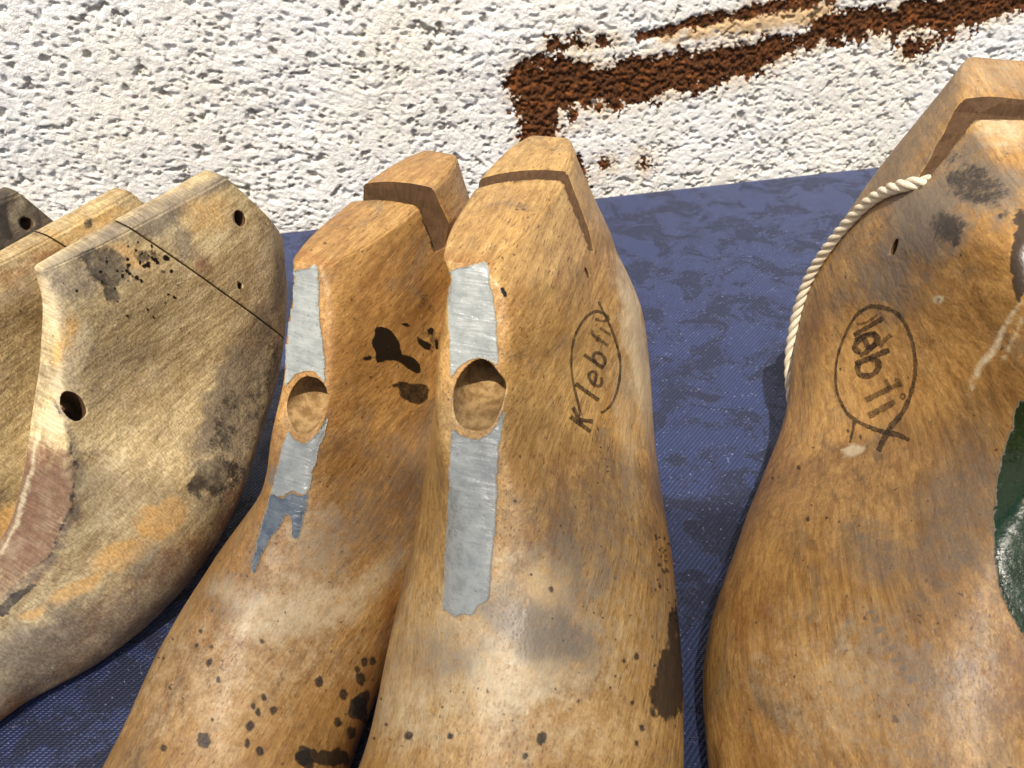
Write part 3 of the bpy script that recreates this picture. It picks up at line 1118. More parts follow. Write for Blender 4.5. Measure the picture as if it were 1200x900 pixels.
def glyph(cr_, c, r, u, ch, w):
    G_ = {'K': [[(-.7, -1), (-.7, 1)], [(-.6, -.15), (.8, 1)], [(-.25, .2), (.9, -1)]], 'l': [[(0, -1), (0, 1)]],
          'e': [[(-.85, -.05), (.85, .05)], [(.85, .05), (.6, .75), (0, 1), (-.65, .75), (-.95, 0), (-.65, -.75), (0, -1), (.75, -.7)]],
          'b': [[(-.7, -1), (-.7, 1.2)], [(-.7, -.1), (-.1, .3), (.6, .1), (.85, -.4), (.5, -.9), (-.1, -1), (-.7, -.8)]],
          'f': [[(0, -1), (0, .6), (.25, 1), (.75, .95)], [(-.6, .25), (.7, .25)]], 'i': [[(0, -1), (0, .3)], [(-.05, .75), (.05, .85)]]}
    return [(cr_([(c[0] + x * r[0] + y * u[0], c[1] + x * r[1] + y * u[1]) for x, y in st]), w) for st in G_[ch]]

INK = ink_material("old ink", (36, 28, 22), (64, 48, 34), 0.9)
INK_FADED = ink_material("faded ink", (58, 42, 26), (88, 64, 38), 0.75)
TAR = ink_material("black tar", (14, 12, 11), (26, 23, 20), 1.0, 0.35, 0.92, 0.35)
TAR2 = ink_material("scuffed tar", (18, 15, 13), (40, 33, 27), 0.97, 0.45, 0.6, 0.7)
SPOT = ink_material("blue-black spots", (34, 32, 33), (60, 57, 55), 0.93, 0.5, 0.6, 0.75)
GREY_PAINT = paint_material("grey gloss paint", (126, 130, 127), (148, 151, 146), 0.24)
BLUE_PAINT = paint_material("thin slate blue paint", (62, 74, 88), (90, 99, 106), 0.3)
GREEN_PAINT = paint_material("dark green gloss paint", (4, 34, 8), (8, 46, 14), 0.2, 0.35)

# ------------------------------------------------------------------ E: lettered last with grey stripe
woodE = wood_material("honey beech", (182, 149, 95), (158, 122, 71), (122, 92, 55), 0.42, 1.3, 0.7)
E_ = Last('E', woodE, "honey brown last with whole grey stripe and an oval-framed word on its side", 1)
hp, hn = E_.near(560, 466)
k1, _ = E_.near(567, 216)
k2, _ = E_.near(646, 208)
k3, _ = E_.near(693, 294)
nh, nhn = E_.near(688, 320)
axE = np.array(E_.M.to_3x3() @ Vector((0, 1, 0.0)))
cuts = [cyl_cutter(hp + np.array([0, 0, 0.0005]), axE + np.array([0, 0, 0.06]), 0.0068, 0.03, 0.045, MAT_BORE),
        slot_cutter(k1, k2, k3, 0.0032, 0.0026, MAT_RAW, rough=0.0004),
        cyl_cutter(nh, -nhn, 0.0011, 0.01, 0.014, MAT_RAW, 12, 0.002)]
E_.cut(cuts)
E_.lift_block(k1, k2, k3, (0.0004, 0.001, 0.0012))
E_.finish([
    ('G', 'e', 625, 735, 75, 40, 25, 0.75, 0.7), ('G', 'e', 690, 640, 60, 110, 20, 0.55, 0.8), ('G', 'e', 520, 770, 60, 35, 0, 0.5, 0.8),
    ('P', 'e', 600, 790, 130, 60, -10, 0.6, 0.8), ('P', 'e', 745, 400, 16, 110, -8, 0.75, 0.7), ('P', 'e', 735, 500, 14, 120, -4, 0.4, 0.8),
    ('P', 'e', 540, 780, 60, 40, 0, 0.5, 0.7),
    ('O', 'e', 640, 690, 30, 26, 0, 0.7, 0.7), ('O', 'e', 680, 400, 50, 60, 0, 0.35, 0.9), ('O', 'e', 690, 860, 90, 60, 0, 0.35, 0.9),
    ('B', 'e', 660, 560, 60, 50, 0, 0.4, 0.9), ('B', 'e', 610, 370, 40, 70, 0, 0.35, 0.9), ('B', 'e', 550, 305, 40, 8, 12, 0.5, 0.8),
    ('G', 'e', 770, 560, 10, 60, -8, 0.55, 0.8), ('G', 'e', 466, 700, 8, 60, 14, 0.7, 0.8),
    ('K', 'e', 788, 790, 20, 52, 8, 0.95, 0.35), ('K', 'e', 790, 730, 10, 24, 8, 0.7, 0.5), ('G', 'e', 780, 720, 24, 60, 8, 0.4, 0.8),
    ('P', 'e', 590, 745, 150, 90, -20, 0.55, 0.9), ('G', 'e', 640, 600, 70, 30, 10, 0.35, 0.9), ('P', 'e', 480, 830, 60, 70, 0, 0.5, 0.9), ('P', 'e', 640, 860, 130, 50, 0, 0.35, 0.9),
    ('G', 'e', 655, 745, 55, 26, 30, 0.8, 0.7), ('G', 'l', [(730, 430), (738, 520), (728, 600), (700, 680), (650, 740)], [8, 10, 14, 20, 24], 0.45, 26), ('B', 'e', 640, 620, 50, 30, 0, 0.4, 0.9),
    ('G', 'e', 700, 245, 14, 30, -30, 0.3, 0.8), ('G', 'e', 590, 235, 40, 20, -10, 0.25, 0.9),
])
E_.decal("paint_stripe", [stripe_poly([(523, 324), (530, 316), (545, 313), (560, 309), (570, 309)],
        [(575, 330), (581, 362), (583, 395), (584, 428)], [(575, 424), (562, 420), (548, 424), (536, 433), (529, 444)],
        [(527, 420), (526, 380), (525, 350)])], GREY_PAINT, 3, 0.0003, "grey gloss paint strip above the bored hole")
E_.decal("paint_stripe", [stripe_poly([(530, 503), (540, 509), (556, 514), (572, 508), (582, 496), (590, 478)],
        [(589, 500), (585, 530), (583, 570), (582, 610), (578, 650), (575, 685), (572, 704)], [(560, 712), (552, 722), (543, 720), (534, 724), (524, 717), (519, 712)],
        [(521, 670), (522, 640), (525, 590), (527, 550), (528, 520)])], GREY_PAINT, 3, 0.0003, "grey gloss paint strip below the bored hole")
c5 = lambda pts: crop(640, 300, 120 / 491.0, pts)
oval = [(300, 292), (245, 265), (200, 285), (160, 335), (132, 400), (120, 480), (122, 560), (133, 630), (148, 690), (166, 765)]
oval2 = [(250, 218), (270, 262), (288, 298), (312, 350), (336, 420), (352, 490), (354, 560), (343, 630), (320, 695), (290, 735), (262, 752)]
E_.strokes("lettering", [
    (c5(oval), [2.4, 3.4, 3, 2.6, 2.4, 2.4, 2.4, 2.6, 2.8, 3]), (c5(oval2), 2.7),
] + glyph(c5, (168, 785), (8, -30), (-48, -36), 'K', 4.6) + glyph(c5, (195, 652), (8, -24), (-56, -40), 'l', 4.4)
  + glyph(c5, (236, 588), (9, -30), (-30, -22), 'e', 3.4) + glyph(c5, (238, 486), (10, -32), (-42, -30), 'b', 3.6) + [
], INK, label="black stamped lettering in an oval")
E_.strokes("lettering", [
] + glyph(c5, (256, 402), (8, -26), (-40, -28), 'f', 3.4) + glyph(c5, (268, 352), (8, -20), (-38, -26), 'i', 3.2) + [
    (c5([(232, 300), (270, 312), (305, 300)]), 3.0),
], INK_FADED, label="faded end of the stamped lettering")
c6 = lambda x, y, r, *a: (400 + x * .4444, 500 + y * .4444, r) + a
spE = [c6(178, 814, 5.2), c6(288, 816, 4.2), c6(528, 823, 6.4), c6(485, 868, 4), c6(120, 786, 2.6), c6(130, 825, 2.2), c6(88, 822, 2.6), c6(160, 842, 2),
       c6(744, 618, 3.6), c6(778, 606, 4.2), c6(722, 658, 2.6), c6(708, 688, 2.4), c6(826, 630, 2.6), c6(625, 724, 3), c6(553, 427, 3.4), c6(457, 196, 2.6),
       c6(766, 728, 3.2), c6(792, 796, 4), c6(778, 834, 3.6), c6(265, 738, 2), c6(292, 738, 2), c6(245, 760, 1.8), c6(385, 698, 2.4), c6(360, 690, 1.8),
       c6(703, 118, 1.6), c6(585, 565, 1.8), c6(500, 390, 2.4), c6(290, 700, 1.6), c6(310, 680, 1.8), c6(106, 718, 1.8), c6(430, 760, 1.4)]
rng = random.Random(4)
for i in range(34):
    y = rng.uniform(285, 520)
    x = 838 + (y - 285) * 0.12 + rng.gauss(0, 16)
    spE.append(c6(x, y, rng.uniform(1.2, 3.0), rng.uniform(1.2, 2.2)))
for i in range(18):
    spE.append((rng.uniform(520, 720), rng.uniform(520, 880), rng.uniform(0.8, 1.6)))
for i in range(12):
    spE.append((rng.uniform(530, 720), rng.uniform(260, 500), rng.uniform(0.8, 1.4)))
so = E_.decal("ink_spots", blobs(spE, 3), SPOT, 3)
so["kind"] = "stuff"
E_.decal("ink_mark", [crop(480, 150, .4336, [(244, 432), (252, 430), (262, 445), (264, 460), (256, 458), (247, 446)])], TAR, 3)

# ------------------------------------------------------------------ D: tar-splashed last with grey and slate stripe
woodD = wood_material("warm beech", (170, 134, 82), (144, 107, 61), (110, 80, 45), 0.42, 4.1, 0.6)
D_ = Last('D', woodD, "brown last splashed with black tar, grey stripe running into slate blue drips", 2)
hp, hn = D_.near(359, 476)
k1, _ = D_.near(430, 232)
k2, _ = D_.near(490, 238)
k3, _ = D_.near(516, 292)
axD = np.array(D_.M.to_3x3() @ Vector((0, 1, 0.0)))
D_.cut([cyl_cutter(hp + np.array([0, 0, 0.0005]), axD + np.array([0, 0, 0.06]), 0.0062, 0.03, 0.04, MAT_BORE, seed=5),
        slot_cutter(k1, k2, k3, 0.0042, 0.0070, MAT_RAW, rough=0.0004)])
D_.lift_block(k1, k2, k3, (0.003, 0.002, 0.004))
D_.finish([
    ('G', 'e', 480, 550, 60, 50, -30, 0.55, 0.8), ('G', 'e', 420, 610, 90, 40, -40, 0.5, 0.9), ('G', 'e', 270, 700, 30, 30, 0, 0.4, 0.8),
    ('P', 'e', 340, 720, 80, 40, -20, 0.65, 0.8), ('P', 'e', 370, 640, 50, 60, 20, 0.45, 0.8), ('P', 'e', 300, 790, 150, 60, -20, 0.35, 0.9),
    ('O', 'e', 300, 840, 150, 90, 0, 0.35, 0.9), ('O', 'e', 430, 360, 60, 50, 0, 0.25, 0.9), ('B', 'e', 450, 320, 70, 50, 0, 0.35, 0.9),
    ('B', 'e', 400, 500, 30, 60, 0, 0.35, 0.9), ('B', 'e', 355, 300, 40, 8, 15, 0.5, 0.8), ('B', 'e', 470, 700, 30, 60, 25, 0.5, 0.8),
    ('P', 'l', [(260, 690), (330, 735), (400, 715), (470, 650)], [14, 22, 22, 14], 0.6, 24), ('G', 'l', [(505, 560), (460, 620), (400, 660)], [12, 18, 14], 0.5, 24), ('K', 'e', 500, 360, 14, 30, 0, 0.4, 0.8),
    ('P', 'e', 230, 800, 90, 90, 0, 0.35, 0.9), ('G', 'l', [(508, 480), (492, 560), (462, 660)], [12, 22, 12], 0.6, 20), ('B', 'l', [(462, 700), (440, 790), (420, 880)], [10, 16, 16], 0.6, 18),
    ('K', 'e', 424, 826, 10, 18, 20, 0.9, 0.4), ('K', 'e', 362, 888, 16, 10, 0, 0.95, 0.4), ('K', 'e', 392, 890, 22, 10, 0, 0.8, 0.4),
    ('G', 'e', 500, 225, 30, 15, 0, 0.35, 0.8), ('G', 'e', 318, 560, 5, 14, 10, 0.8, 0.6), ('K', 'e', 505, 395, 14, 26, -20, 0.45, 0.6),
    ('G', 'e', 300, 640, 10, 30, 25, 0.5, 0.8),
])
D_.decal("paint_stripe", [stripe_poly([(335, 320), (345, 317), (358, 315), (373, 312)], [(375, 350), (378, 390), (381, 420), (381, 448)],
        [(372, 438), (360, 434), (347, 439), (338, 449)], [(335, 455), (335, 420), (336, 380), (336, 345)])], GREY_PAINT, 3, 0.0003, "grey gloss paint strip above the bored hole")
D_.decal("paint_stripe", [stripe_poly([(337, 506), (346, 514), (358, 518), (370, 508), (379, 494), (386, 478)], [(383, 500), (376, 520), (368, 548), (362, 576)],
        [(352, 580), (342, 576), (330, 582), (318, 578)], [(322, 560), (328, 535)])], GREY_PAINT, 3, 0.0003, "grey gloss paint strip below the bored hole")
D_.decal("paint_stripe", [stripe_poly([(318, 579), (330, 583), (342, 577), (352, 581), (362, 577)], [(358, 600), (354, 620), (350, 630)],
        [(345, 632), (341, 626), (342, 612), (336, 604), (328, 618), (318, 630), (308, 650), (301, 666), (296, 674)], [(295, 664), (299, 645), (308, 610)])],
        BLUE_PAINT, 3, 0.0003, "slate blue drip of thinner paint")
c7 = lambda pts: crop(400, 340, 220 / 990.0, pts)
D_.decal("tar_splash", [c7([(180, 200), (205, 190), (250, 205), (285, 240), (310, 290), (320, 335), (370, 350), (410, 385), (415, 430), (395, 440), (350, 415), (310, 385), (270, 370), (235, 375), (190, 385), (175, 360), (130, 375), (95, 375), (100, 362), (150, 340), (180, 335), (155, 280), (165, 250)])], TAR, 4)
D_.decal("tar_splash", [c7([(260, 490), (290, 480), (320, 475), (380, 490), (440, 490), (465, 530), (450, 580), (400, 605), (350, 590), (305, 560), (300, 520), (265, 510)])], TAR2, 4)
D_.decal("tar_splash", [c7([(310, 175), (345, 170), (370, 190), (340, 195)]), c7([(395, 240), (430, 262), (475, 285), (465, 318), (435, 312), (402, 280)]),
        c7([(450, 210), (470, 195), (490, 205), (480, 235), (455, 230)]), c7([(490, 265), (512, 255), (512, 310), (495, 312)])], TAR, 4)
c55 = lambda x, y, r, *a: (120 + x * .4444, 500 + y * .4444, r) + a
spD = [c55(248, 578, 3.4), c55(260, 540, 3.2), c55(288, 580, 3), c55(282, 622, 5), c55(306, 668, 3.4), c55(178, 688, 2.8), c55(162, 610, 2.4), c55(186, 560, 2), c55(570, 672, 5.6),
       c55(426, 716, 4.2), c55(398, 738, 3.6), c55(410, 752, 4.2), c55(450, 748, 4.8), c55(388, 790, 5.2), c55(382, 834, 4.6), c55(415, 856, 5.6), c55(268, 828, 8.4), c55(162, 848, 4.4),
       c55(636, 708, 5.6), c55(672, 742, 11), c55(680, 664, 6.4), c55(672, 640, 4), c55(690, 620, 5), c55(620, 780, 5.2), c55(656, 806, 6), c55(692, 775, 4), c55(712, 618, 4.4),
       c55(530, 868, 9.5), c55(420, 566, 3), c55(290, 772, 2.6), c55(470, 640, 1.6), c55(150, 610, 1.6), c55(212, 716, 1.6), c55(545, 890, 7), c55(210, 830, 1.8)]
for i in range(26):
    spD.append((rng.uniform(170, 440), rng.uniform(640, 890), rng.uniform(0.8, 1.7)))
for i in range(14):
    spD.append((rng.uniform(385, 500), rng.uniform(320, 560), rng.uniform(0.8, 1.5)))
so = D_.decal("ink_spots", blobs(spD, 5), SPOT, 3)
so["kind"] = "stuff"

# ------------------------------------------------------------------ F: big last with cord
woodF = wood_material("amber beech", (176, 138, 82), (150, 112, 62), (114, 88, 54), 0.40, 7.7, 0.35)
F_ = Last('F', woodF, "large amber last with green painted instep, white cord looped round its heel", 3)
k1, _ = F_.near(1199, 112)
k2, _ = F_.near(1150, 128)
k3, _ = F_.near(1074, 222)
nh, nhn = F_.near(1048, 290)
xF = np.array(F_.M.to_3x3() @ Vector((1, 0, 0)))
F_.cut([slot_cutter(k2 + xF * 0.03, k2, k3, 0.0125, 0.0030, MAT_RAW, ext=0.06, rough=0.0012),
        cyl_cutter(nh, -nhn, 0.0015, 0.01, 0.012, MAT_RAW, 12, 0.0030)])
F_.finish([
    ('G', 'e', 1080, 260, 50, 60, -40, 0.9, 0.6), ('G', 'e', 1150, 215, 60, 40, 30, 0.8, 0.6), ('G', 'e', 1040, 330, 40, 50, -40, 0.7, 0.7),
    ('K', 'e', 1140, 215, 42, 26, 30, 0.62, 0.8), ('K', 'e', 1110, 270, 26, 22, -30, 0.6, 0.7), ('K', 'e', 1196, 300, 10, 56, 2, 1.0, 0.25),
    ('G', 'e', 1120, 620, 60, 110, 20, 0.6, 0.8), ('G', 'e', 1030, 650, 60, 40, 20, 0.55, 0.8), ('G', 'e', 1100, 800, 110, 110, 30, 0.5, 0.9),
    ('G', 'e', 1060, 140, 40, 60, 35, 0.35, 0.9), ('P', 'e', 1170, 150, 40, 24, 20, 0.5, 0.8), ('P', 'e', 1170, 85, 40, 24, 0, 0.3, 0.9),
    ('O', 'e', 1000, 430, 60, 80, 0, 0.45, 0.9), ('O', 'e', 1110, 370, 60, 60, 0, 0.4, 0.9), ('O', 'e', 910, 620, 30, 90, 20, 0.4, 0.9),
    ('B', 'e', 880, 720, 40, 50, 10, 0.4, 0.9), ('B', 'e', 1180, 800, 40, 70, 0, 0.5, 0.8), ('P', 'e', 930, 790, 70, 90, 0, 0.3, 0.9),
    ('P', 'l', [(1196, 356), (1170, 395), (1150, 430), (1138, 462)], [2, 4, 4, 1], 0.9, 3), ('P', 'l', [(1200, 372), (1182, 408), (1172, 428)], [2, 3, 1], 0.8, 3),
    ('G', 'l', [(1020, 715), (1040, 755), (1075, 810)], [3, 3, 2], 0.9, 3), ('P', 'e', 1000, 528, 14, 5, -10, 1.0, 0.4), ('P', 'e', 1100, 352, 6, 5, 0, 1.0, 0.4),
    ('G', 'l', [(1142, 170), (1100, 230), (1040, 300)], [16, 26, 22], 0.75, 20), ('K', 'l', [(1120, 205), (1160, 235), (1180, 250)], [12, 14, 8], 0.5, 14), ('G', 'l', [(1120, 80), (1040, 200), (985, 290)], [26, 32, 12], 0.55, 24), ('G', 'e', 1180, 90, 40, 40, 0, 0.35, 0.9),  # grey band down the heel block flank is shading painted into the colour
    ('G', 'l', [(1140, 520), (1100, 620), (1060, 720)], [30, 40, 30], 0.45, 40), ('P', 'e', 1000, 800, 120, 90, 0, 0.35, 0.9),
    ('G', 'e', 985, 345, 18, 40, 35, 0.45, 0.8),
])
F_.decal("paint_patch", [[(1196, 470), (1184, 505), (1172, 545), (1166, 590), (1164, 630), (1168, 675), (1176, 705), (1190, 730), (1204, 752), (1222, 752), (1232, 700), (1236, 620), (1232, 540), (1220, 480)]],
         GREEN_PAINT, 5, 0.00025, "dark green gloss paint on the instep")
c8 = lambda pts: crop(960, 340, 140 / 630.0, pts)
F_.strokes("lettering", [
    (c8([(265, 84), (330, 90), (400, 115), (450, 170), (485, 250), (505, 340), (508, 430), (490, 530), (455, 620), (432, 660)]), [4.5, 5, 4.4, 3.6, 3.6, 4, 4, 4.2, 4.6, 5]),
    (c8([(432, 660), (370, 735), (312, 850)]), [5, 6.5, 6]),
    (c8([(265, 84), (200, 130), (150, 210), (110, 310), (90, 400), (90, 500), (110, 580), (150, 650), (200, 690), (270, 725), (350, 750), (420, 765), (475, 792)]), [4, 3.4, 2.8, 2.6, 2.6, 2.8, 3, 3.4, 3.8, 4.6, 5.4, 6, 4]),
    (c8([(188, 690), (178, 745), (163, 805)]), [4, 3.4, 2]),
] + glyph(c8, (262, 192), (14, 40), (78, -46), 'l', 5.0) + glyph(c8, (250, 280), (13, 38), (58, -30), 'e', 6.0)
  + glyph(c8, (288, 392), (20, 52), (82, -34), 'b', 6.0) + [(c8([(190, 265), (240, 235), (300, 225)]), 4.0), (c8([(215, 345), (260, 320), (300, 280)]), 5.0),
], INK, label="black stamped lettering in an oval")
F_.strokes("lettering", [
    (c8([(245, 582), (330, 540), (430, 492)]), 6.0), (c8([(350, 470), (365, 500), (380, 525)]), 4.6), (c8([(398, 472), (420, 478), (437, 510)]), 4.6),
    (c8([(262, 664), (330, 628), (402, 588)]), 6.4), (c8([(428, 560), (445, 545), (455, 560), (440, 575), (428, 562)]), 2.4), (c8([(380, 235), (340, 270), (320, 300)]), 5.0),
    (c8([(200, 180), (250, 170), (310, 130)]), 3.0),
], INK_FADED, label="faded part of the stamped lettering")
spF = [(1009, 512, 3), (994, 505, 2.4), (936, 548, 3), (947, 608, 3.4), (953, 525, 2), (969, 607, 2.2), (1100, 352, 3), (1172, 253, 3.4), (1130, 318, 2), (1127, 300, 3, 3), (905, 560, 2), (1064, 392, 2)]
for i in range(24):
    spF.append((rng.uniform(900, 1100), rng.uniform(420, 860), rng.uniform(0.8, 1.7)))
so = F_.decal("ink_spots", blobs(spF, 6), SPOT, 3)
so["kind"] = "stuff"
F_.strokes("crack", [([(1064, 232), (1040, 258), (1012, 288), (985, 312), (962, 337)], [2.6, 2.0, 1.6, 1.4, 1.0])], TAR)

# ------------------------------------------------------------------ C, B, A: weathered lasts with a sawn-off cone block
def trim(L, pa, pb):
    """plane off everything beyond the line pa-pb"""
    a, _ = L.near(*pa)
    b, _ = L.near(*pb)
    a, b = L.to_local(np.array([a, b]))
    nn = np.cross(b - a, np.array([1.0, 0.15, 0.0]))
    nn /= np.linalg.norm(nn)
    if nn[1] < 0:
        nn = -nn
    bm = bmesh.new()
    bm.from_mesh(L.body.data)
    res = bmesh.ops.bisect_plane(bm, geom=bm.verts[:] + bm.edges[:] + bm.faces[:], plane_co=Vector(a), plane_no=Vector(nn), clear_outer=True)
    ed_ = [e for e in res['geom_cut'] if isinstance(e, bmesh.types.BMEdge)]
    fl = bmesh.ops.contextual_create(bm, geom=ed_)
    for f in fl['faces']:
        f.smooth = False
    bm.to_mesh(L.body.data)
    bm.free()
    L.body.data.update()

def split_block(L, pa, pb, gap=0.0006):
    """saw through the cone: separate body and cone_block along a plane holding pixels pa, pb and the sideways axis"""
    a, _ = L.near(*pa)
    b, _ = L.near(*pb)
    a, b = L.to_local(np.array([a, b]))
    side = np.array([1.0, 0.0, 0.0])
    nn = np.cross(b - a, side)
    nn /= np.linalg.norm(nn)
    if nn[2] < 0:
        nn = -nn
    def half(sign):
        bm = bmesh.new()
        bm.from_mesh(L.body.data)
        geom = bm.verts[:] + bm.edges[:] + bm.faces[:]
        res = bmesh.ops.bisect_plane(bm, geom=geom, plane_co=Vector(a + nn * gap * 0.5 * sign), plane_no=Vector(nn * sign), clear_inner=True)
        ed = [e for e in res['geom_cut'] if isinstance(e, bmesh.types.BMEdge)]
        fl = bmesh.ops.contextual_create(bm, geom=ed)
        for f in fl['faces']:
            f.material_index = 0
            f.smooth = False
        me = bpy.data.meshes.new("part")
        bm.to_mesh(me)
        bm.free()
        for m in L.body.data.materials:
            me.materials.append(m)
        return me
    up = half(1)
    lo = half(-1)
    L.body.data = lo
    o = bpy.data.objects.new("cone_block", up)
    COL.objects.link(o)
    o.parent = L.root
    return o

woodC = wood_material("weathered beech", (202, 187, 148), (180, 160, 120), (126, 112, 88), 0.58, 11.0, 0.35, 1.3, 0.35, (0, 0, 0), 0.8)
C_ = Last('C', woodC, "dusty scuffed tan last with a sawn cone block and a dull red hollow", 4)
h1, n1 = C_.near(281, 256)
h2, n2 = C_.near(281, 335)
h3, n3 = C_.near(86, 476)
C_.cut([cyl_cutter(h1, -n1, 0.0026, 0.01, 0.018, MAT_RAW, 24, 0.0030), cyl_cutter(h2, -n2, 0.0012, 0.01, 0.012, MAT_RAW, 5, 0.0017),
        cyl_cutter(h3, -n3 + np.array([0.1, 0, -0.5]), 0.0034, 0.02, 0.02, MAT_RAW, 24, 0.0050)])
trim(C_, (268, 211), (341, 285))
blockC = split_block(C_, (146, 264), (320, 386))
C_.finish([
    ('R', 'e', 42, 590, 46, 70, 15, 1.0, 0.5), ('R', 'e', 20, 650, 40, 50, 30, 0.8, 0.6), ('P', 'e', 62, 490, 16, 26, 0, 0.8, 0.6),
    ('K', 'e', 122, 310, 28, 22, 40, 0.72, 0.7), ('K', 'e', 130, 340, 10, 16, 0, 0.7, 0.7), ('K', 'e', 170, 300, 24, 10, 10, 0.55, 0.7), ('K', 'e', 105, 300, 18, 10, 0, 0.6, 0.7),
    ('G', 'e', 90, 330, 30, 40, 0, 0.7, 0.7), ('G', 'e', 185, 260, 30, 16, -20, 0.9, 0.6), ('G', 'e', 215, 285, 16, 20, 0, 0.7, 0.6),
    ('P', 'e', 66, 340, 16, 60, 0, 0.85, 0.6), ('P', 'e', 84, 420, 14, 40, 20, 0.9, 0.6), ('P', 'e', 75, 455, 20, 20, 0, 0.7, 0.7),
    ('O', 'e', 76, 400, 14, 34, 10, 1.0, 0.4), ('O', 'e', 150, 300, 36, 14, 10, 0.6, 0.6), ('O', 'e', 240, 250, 34, 26, 0, 0.55, 0.7),
    ('G', 'e', 262, 470, 22, 90, 22, 0.9, 0.6), ('K', 'e', 250, 560, 36, 20, -20, 0.75, 0.5), ('K', 'e', 262, 500, 18, 60, 15, 0.55, 0.7),
    ('G', 'e', 312, 380, 14, 90, 14, 0.8, 0.7), ('P', 'e', 316, 300, 12, 60, 24, 0.6, 0.7),
    ('O', 'e', 190, 610, 32, 22, -25, 1.0, 0.4), ('O', 'e', 140, 650, 40, 14, -25, 0.8, 0.5), ('O', 'e', 90, 690, 40, 10, -30, 0.95, 0.4), ('O', 'e', 40, 718, 20, 5, -20, 0.9, 0.4),
    ('B', 'e', 200, 680, 90, 34, -32, 0.8, 0.7), ('B', 'e', 120, 745, 110, 34, -34, 0.85, 0.7), ('G', 'e', 60, 760, 70, 24, -34, 0.75, 0.7), ('G', 'e', 170, 660, 30, 20, -30, 0.6, 0.7),
    ('K', 'l', [(0, 716), (20, 700), (42, 684)], [7, 6, 2], 0.85, 4), ('B', 'e', 270, 600, 20, 50, 20, 0.7, 0.7), ('P', 'e', 180, 520, 60, 70, 20, 0.3, 0.9),
    ('K', 'l', [(62, 468), (80, 505), (89, 550), (84, 595), (56, 652), (0, 704)], [1, 2, 3, 3, 2, 2], 0.62, 5), ('G', 'l', [(62, 468), (84, 510), (92, 550), (88, 600), (56, 660), (0, 710)], [3, 5, 7, 7, 6, 6], 0.6, 6),
    ('P', 'l', [(46, 484), (38, 550), (22, 610), (0, 652)], [2, 2, 3, 2], 1.0, 3),
    ('G', 'e', 285, 480, 40, 140, 16, 0.75, 0.8), ('K', 'e', 300, 470, 16, 110, 12, 0.42, 0.8), ('G', 'e', 150, 730, 130, 46, -34, 0.75, 0.8), ('G', 'e', 40, 770, 90, 40, -34, 0.9, 0.7), ('G', 'e', 120, 430, 70, 40, -20, 0.4, 0.9), ('B', 'e', 60, 800, 120, 30, -34, 0.9, 0.7),
    ('G', 'l', [(56, 316), (150, 262), (264, 208)], [9, 11, 11], 0.8, 10),
    ('R', 'e', 236, 308, 12, 14, 0, 0.7, 0.6), ('P', 'e', 120, 560, 30, 60, 20, 0.5, 0.8), ('K', 'e', 318, 430, 10, 40, 10, 0.5, 0.7),
], [C_.body, blockC])
spC = [(197, 345, 2.2), (149, 370, 2.2), (180, 372, 1.4), (173, 363, 1.6), (165, 298, 3), (173, 310, 3.6), (182, 305, 3), (195, 302, 3.4), (200, 318, 2.6), (205, 297, 2.6),
       (150, 305, 2.6), (160, 325, 2.4), (228, 244, 2.2), (234, 250, 2.4), (243, 244, 1.8), (226, 260, 2), (236, 270, 2.4)]
for i in range(30):
    spC.append((rng.gauss(150, 26), rng.gauss(318, 16), rng.uniform(0.9, 2.6)))
C_.rebuild()
so = C_.decal("ink_spots", blobs(spC, 8, 0.3), TAR, 3)
so["kind"] = "stuff"
wh = []
for i in range(46):
    f = rng.random()
    wh.append((60 + 210 * f + rng.gauss(0, 14), 790 - 190 * f + rng.gauss(0, 24) - 20, rng.uniform(0.7, 1.9)))
WHITE = ink_material("white paint flecks", (196, 186, 166), (226, 220, 206), 0.9, 0.6, 0.45, 0.6)
so = C_.decal("paint_flecks", blobs(wh, 9, 0.4), WHITE, 3)
so["kind"] = "stuff"

woodB = wood_material("grey-brown beech", (186, 168, 128), (164, 142, 102), (114, 98, 74), 0.62, 15.0, 0.45, 1.3, 0.3, (0, 0, 0), 1.0)
B_ = Last('B', woodB, "tan last standing behind the scuffed one, its plain sawn face half hidden", 5, ns=260, nq=60)
trim(B_, (158, 229), (225, 300))
blockB = split_block(B_, (62, 280), (140, 330))
B_.finish([('O', 'e', 110, 262, 60, 12, -25, 0.6, 0.7), ('K', 'e', 105, 262, 10, 10, 0, 0.6, 0.6), ('B', 'e', 40, 310, 50, 12, -25, 0.6, 0.7), ('O', 'e', 10, 610, 16, 20, 0, 0.8, 0.6)], [B_.body, blockB])

woodA = wood_material("charcoal-stained beech", (96, 86, 72), (70, 62, 54), (44, 40, 36), 0.6, 19.0, 0.3, 1.2, 0.12)
A_ = Last('A', woodA, "charcoal grey stained last with a bored hole near its top corner", 6, ns=260, nq=60)
h1, n1 = A_.near(31, 262)
A_.cut([cyl_cutter(h1, -n1, 0.0026, 0.01, 0.015, MAT_RAW, 20)])
trim(A_, (25, 228), (80, 275))
A_.finish([('K', 'e', 2, 262, 9, 50, 5, 0.8, 0.5), ('K', 'l', [(40, 236), (46, 250), (43, 290)], [3, 4, 4], 0.8, 4), ('P', 'e', 20, 250, 10, 24, 10, 0.35, 0.8)])

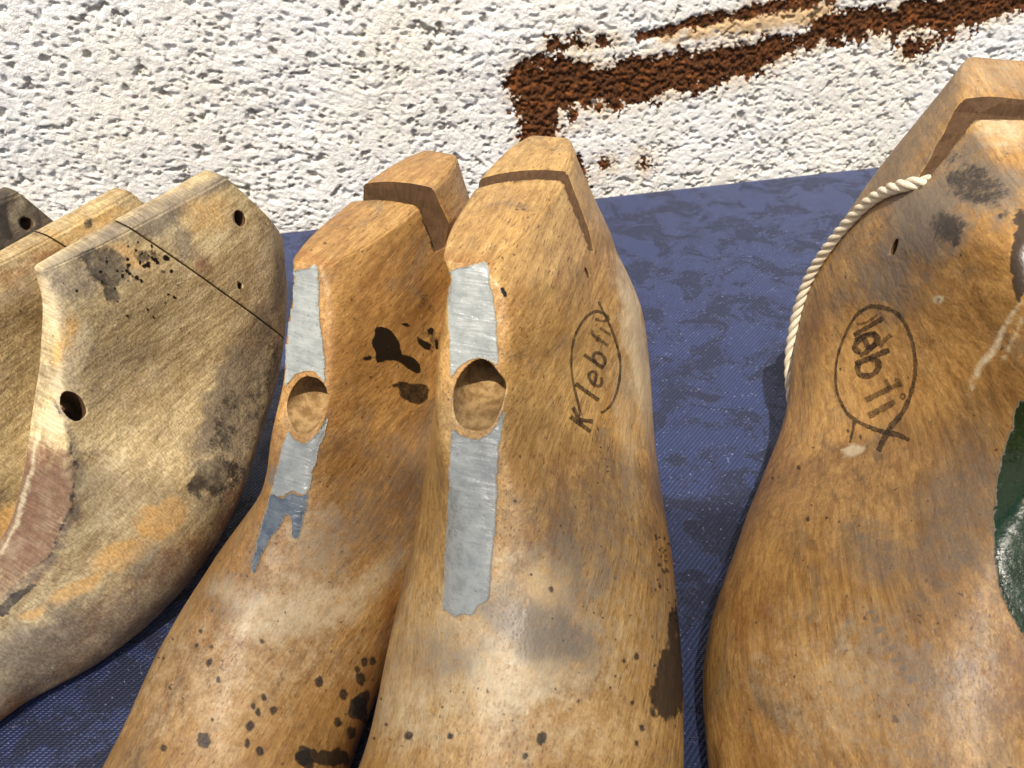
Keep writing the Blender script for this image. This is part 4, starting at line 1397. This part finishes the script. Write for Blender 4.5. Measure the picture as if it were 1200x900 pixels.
# ------------------------------------------------------------------ cord round the heel of the big last
def build_rope():
    a, na = F_.near(1086, 216)
    b, nb = F_.near(1000, 262)
    c, nc = F_.near(927, 396)
    nrm = np.cross(b - a, c - a)
    nrm /= np.linalg.norm(nrm)
    G = last_rings('F', 400, 60, 6)
    Mw = np.array(F_.M)
    Wd = G.reshape(-1, 3) @ Mw[:3, :3].T + Mw[:3, 3]
    Wd = Wd.reshape(G.shape)
    d = (Wd - a) @ nrm
    m = G.shape[1]
    pts = []
    for j in range(m):
        dj = d[:, j]
        k = np.where(dj[:-1] * dj[1:] <= 0)[0]
        if len(k) == 0:
            continue
        k = k[-1]
        t = dj[k] / (dj[k] - dj[k + 1])
        pts.append((j, Wd[k, j] * (1 - t) + Wd[k + 1, j] * t))
    P = np.array([p for _, p in pts])
    # left flank runs from the heel back (ring middle) towards the ridge (ring end)
    ia = int(np.argmin(np.linalg.norm(P - a, axis=1)))
    js = np.array([j for j, _ in pts])
    # heel side arc: from the mirrored point on the right flank round the heel back to point a
    lo = int(np.argmin(np.abs(js - (m - js[ia]))))
    arc = P[min(lo, ia):max(lo, ia) + 1]
    rad = 0.0020
    cen = arc.mean(0)
    path = []
    for p in arc:
        q = F_.bvh.find_nearest(Vector(p))
        n = np.array(q[1])
        if n @ (p - cen) < 0:
            n = -n
        path.append(np.array(q[0]) + n * rad * 0.85)
    path = np.array(path)
    # duck both ends into the slot
    inward = lambda p: (cen - p) / np.linalg.norm(cen - p)
    e_ = F_.near(1088, 211)[0]
    k = max(3, int(len(path) * 0.02))
    if np.linalg.norm(path[0] - e_) < np.linalg.norm(path[-1] - e_):
        path = path[::-1]
    path = np.concatenate([[path[0] + inward(path[0]) * 0.008], path[:-k], [e_ + xF * 0.002, e_ + xF * 0.012 + np.array([0, 0.001, -0.002])]])
    s = np.concatenate([[0], np.cumsum(np.linalg.norm(np.diff(path, axis=0), axis=1))])
    n = int(s[-1] / 0.0005)
    tt = np.linspace(0, s[-1], n)
    C = np.stack([np.interp(tt, s, path[:, i]) for i in range(3)], 1)
    for _ in range(30):
        C[1:-1] = 0.5 * C[1:-1] + 0.25 * (C[:-2] + C[2:])
    T = np.gradient(C, axis=0)
    T /= np.linalg.norm(T, axis=1, keepdims=True)
    U = np.cross(T, nrm)
    U /= np.linalg.norm(U, axis=1, keepdims=True)
    V = np.cross(T, U)
    t = NT("white cotton cord")
    f1 = t.noise(t.map((2500, 2500, 2500)), 1, 3, 0.6)
    f2 = t.noise(t.map((300, 300, 300)), 1, 3, 0.6)
    col = t.mix(f2, lin((232, 222, 200)), lin((206, 192, 162)))
    col = t.mix(1.0, col, t.mix(f1, (0.8, 0.79, 0.76, 1), (1.1, 1.1, 1.1, 1)), 'MULTIPLY')
    mat = t.done(col, 0.9, t.bump(f1, 0.7, 0.0004), 0.2)
    root = bpy.data.objects.new("cord", None)
    root.empty_display_size = 0.01
    COL.objects.link(root)
    root.location = tuple(C[len(C) // 2])
    tag(root, "white twisted cotton cord looped round the heel of the large amber last", "cord")
    pitch = 0.015
    for k in range(3):
        ph = 2 * math.pi * (tt / pitch + k / 3)
        cc = C + (U * np.cos(ph)[:, None] + V * np.sin(ph)[:, None]) * rad * 0.52
        ns = 12
        ang = np.linspace(0, 2 * math.pi, ns + 1)
        T2 = np.gradient(cc, axis=0)
        T2 /= np.linalg.norm(T2, axis=1, keepdims=True)
        U2 = np.cross(T2, nrm)
        U2 /= np.linalg.norm(U2, axis=1, keepdims=True)
        V2 = np.cross(T2, U2)
        r = rad * 0.56
        P3 = cc[:, None] + (U2[:, None] * np.cos(ang)[None, :, None] + V2[:, None] * np.sin(ang)[None, :, None]) * r
        grid_mesh("strand", P3 - C[len(C) // 2], mat, root)
build_rope()
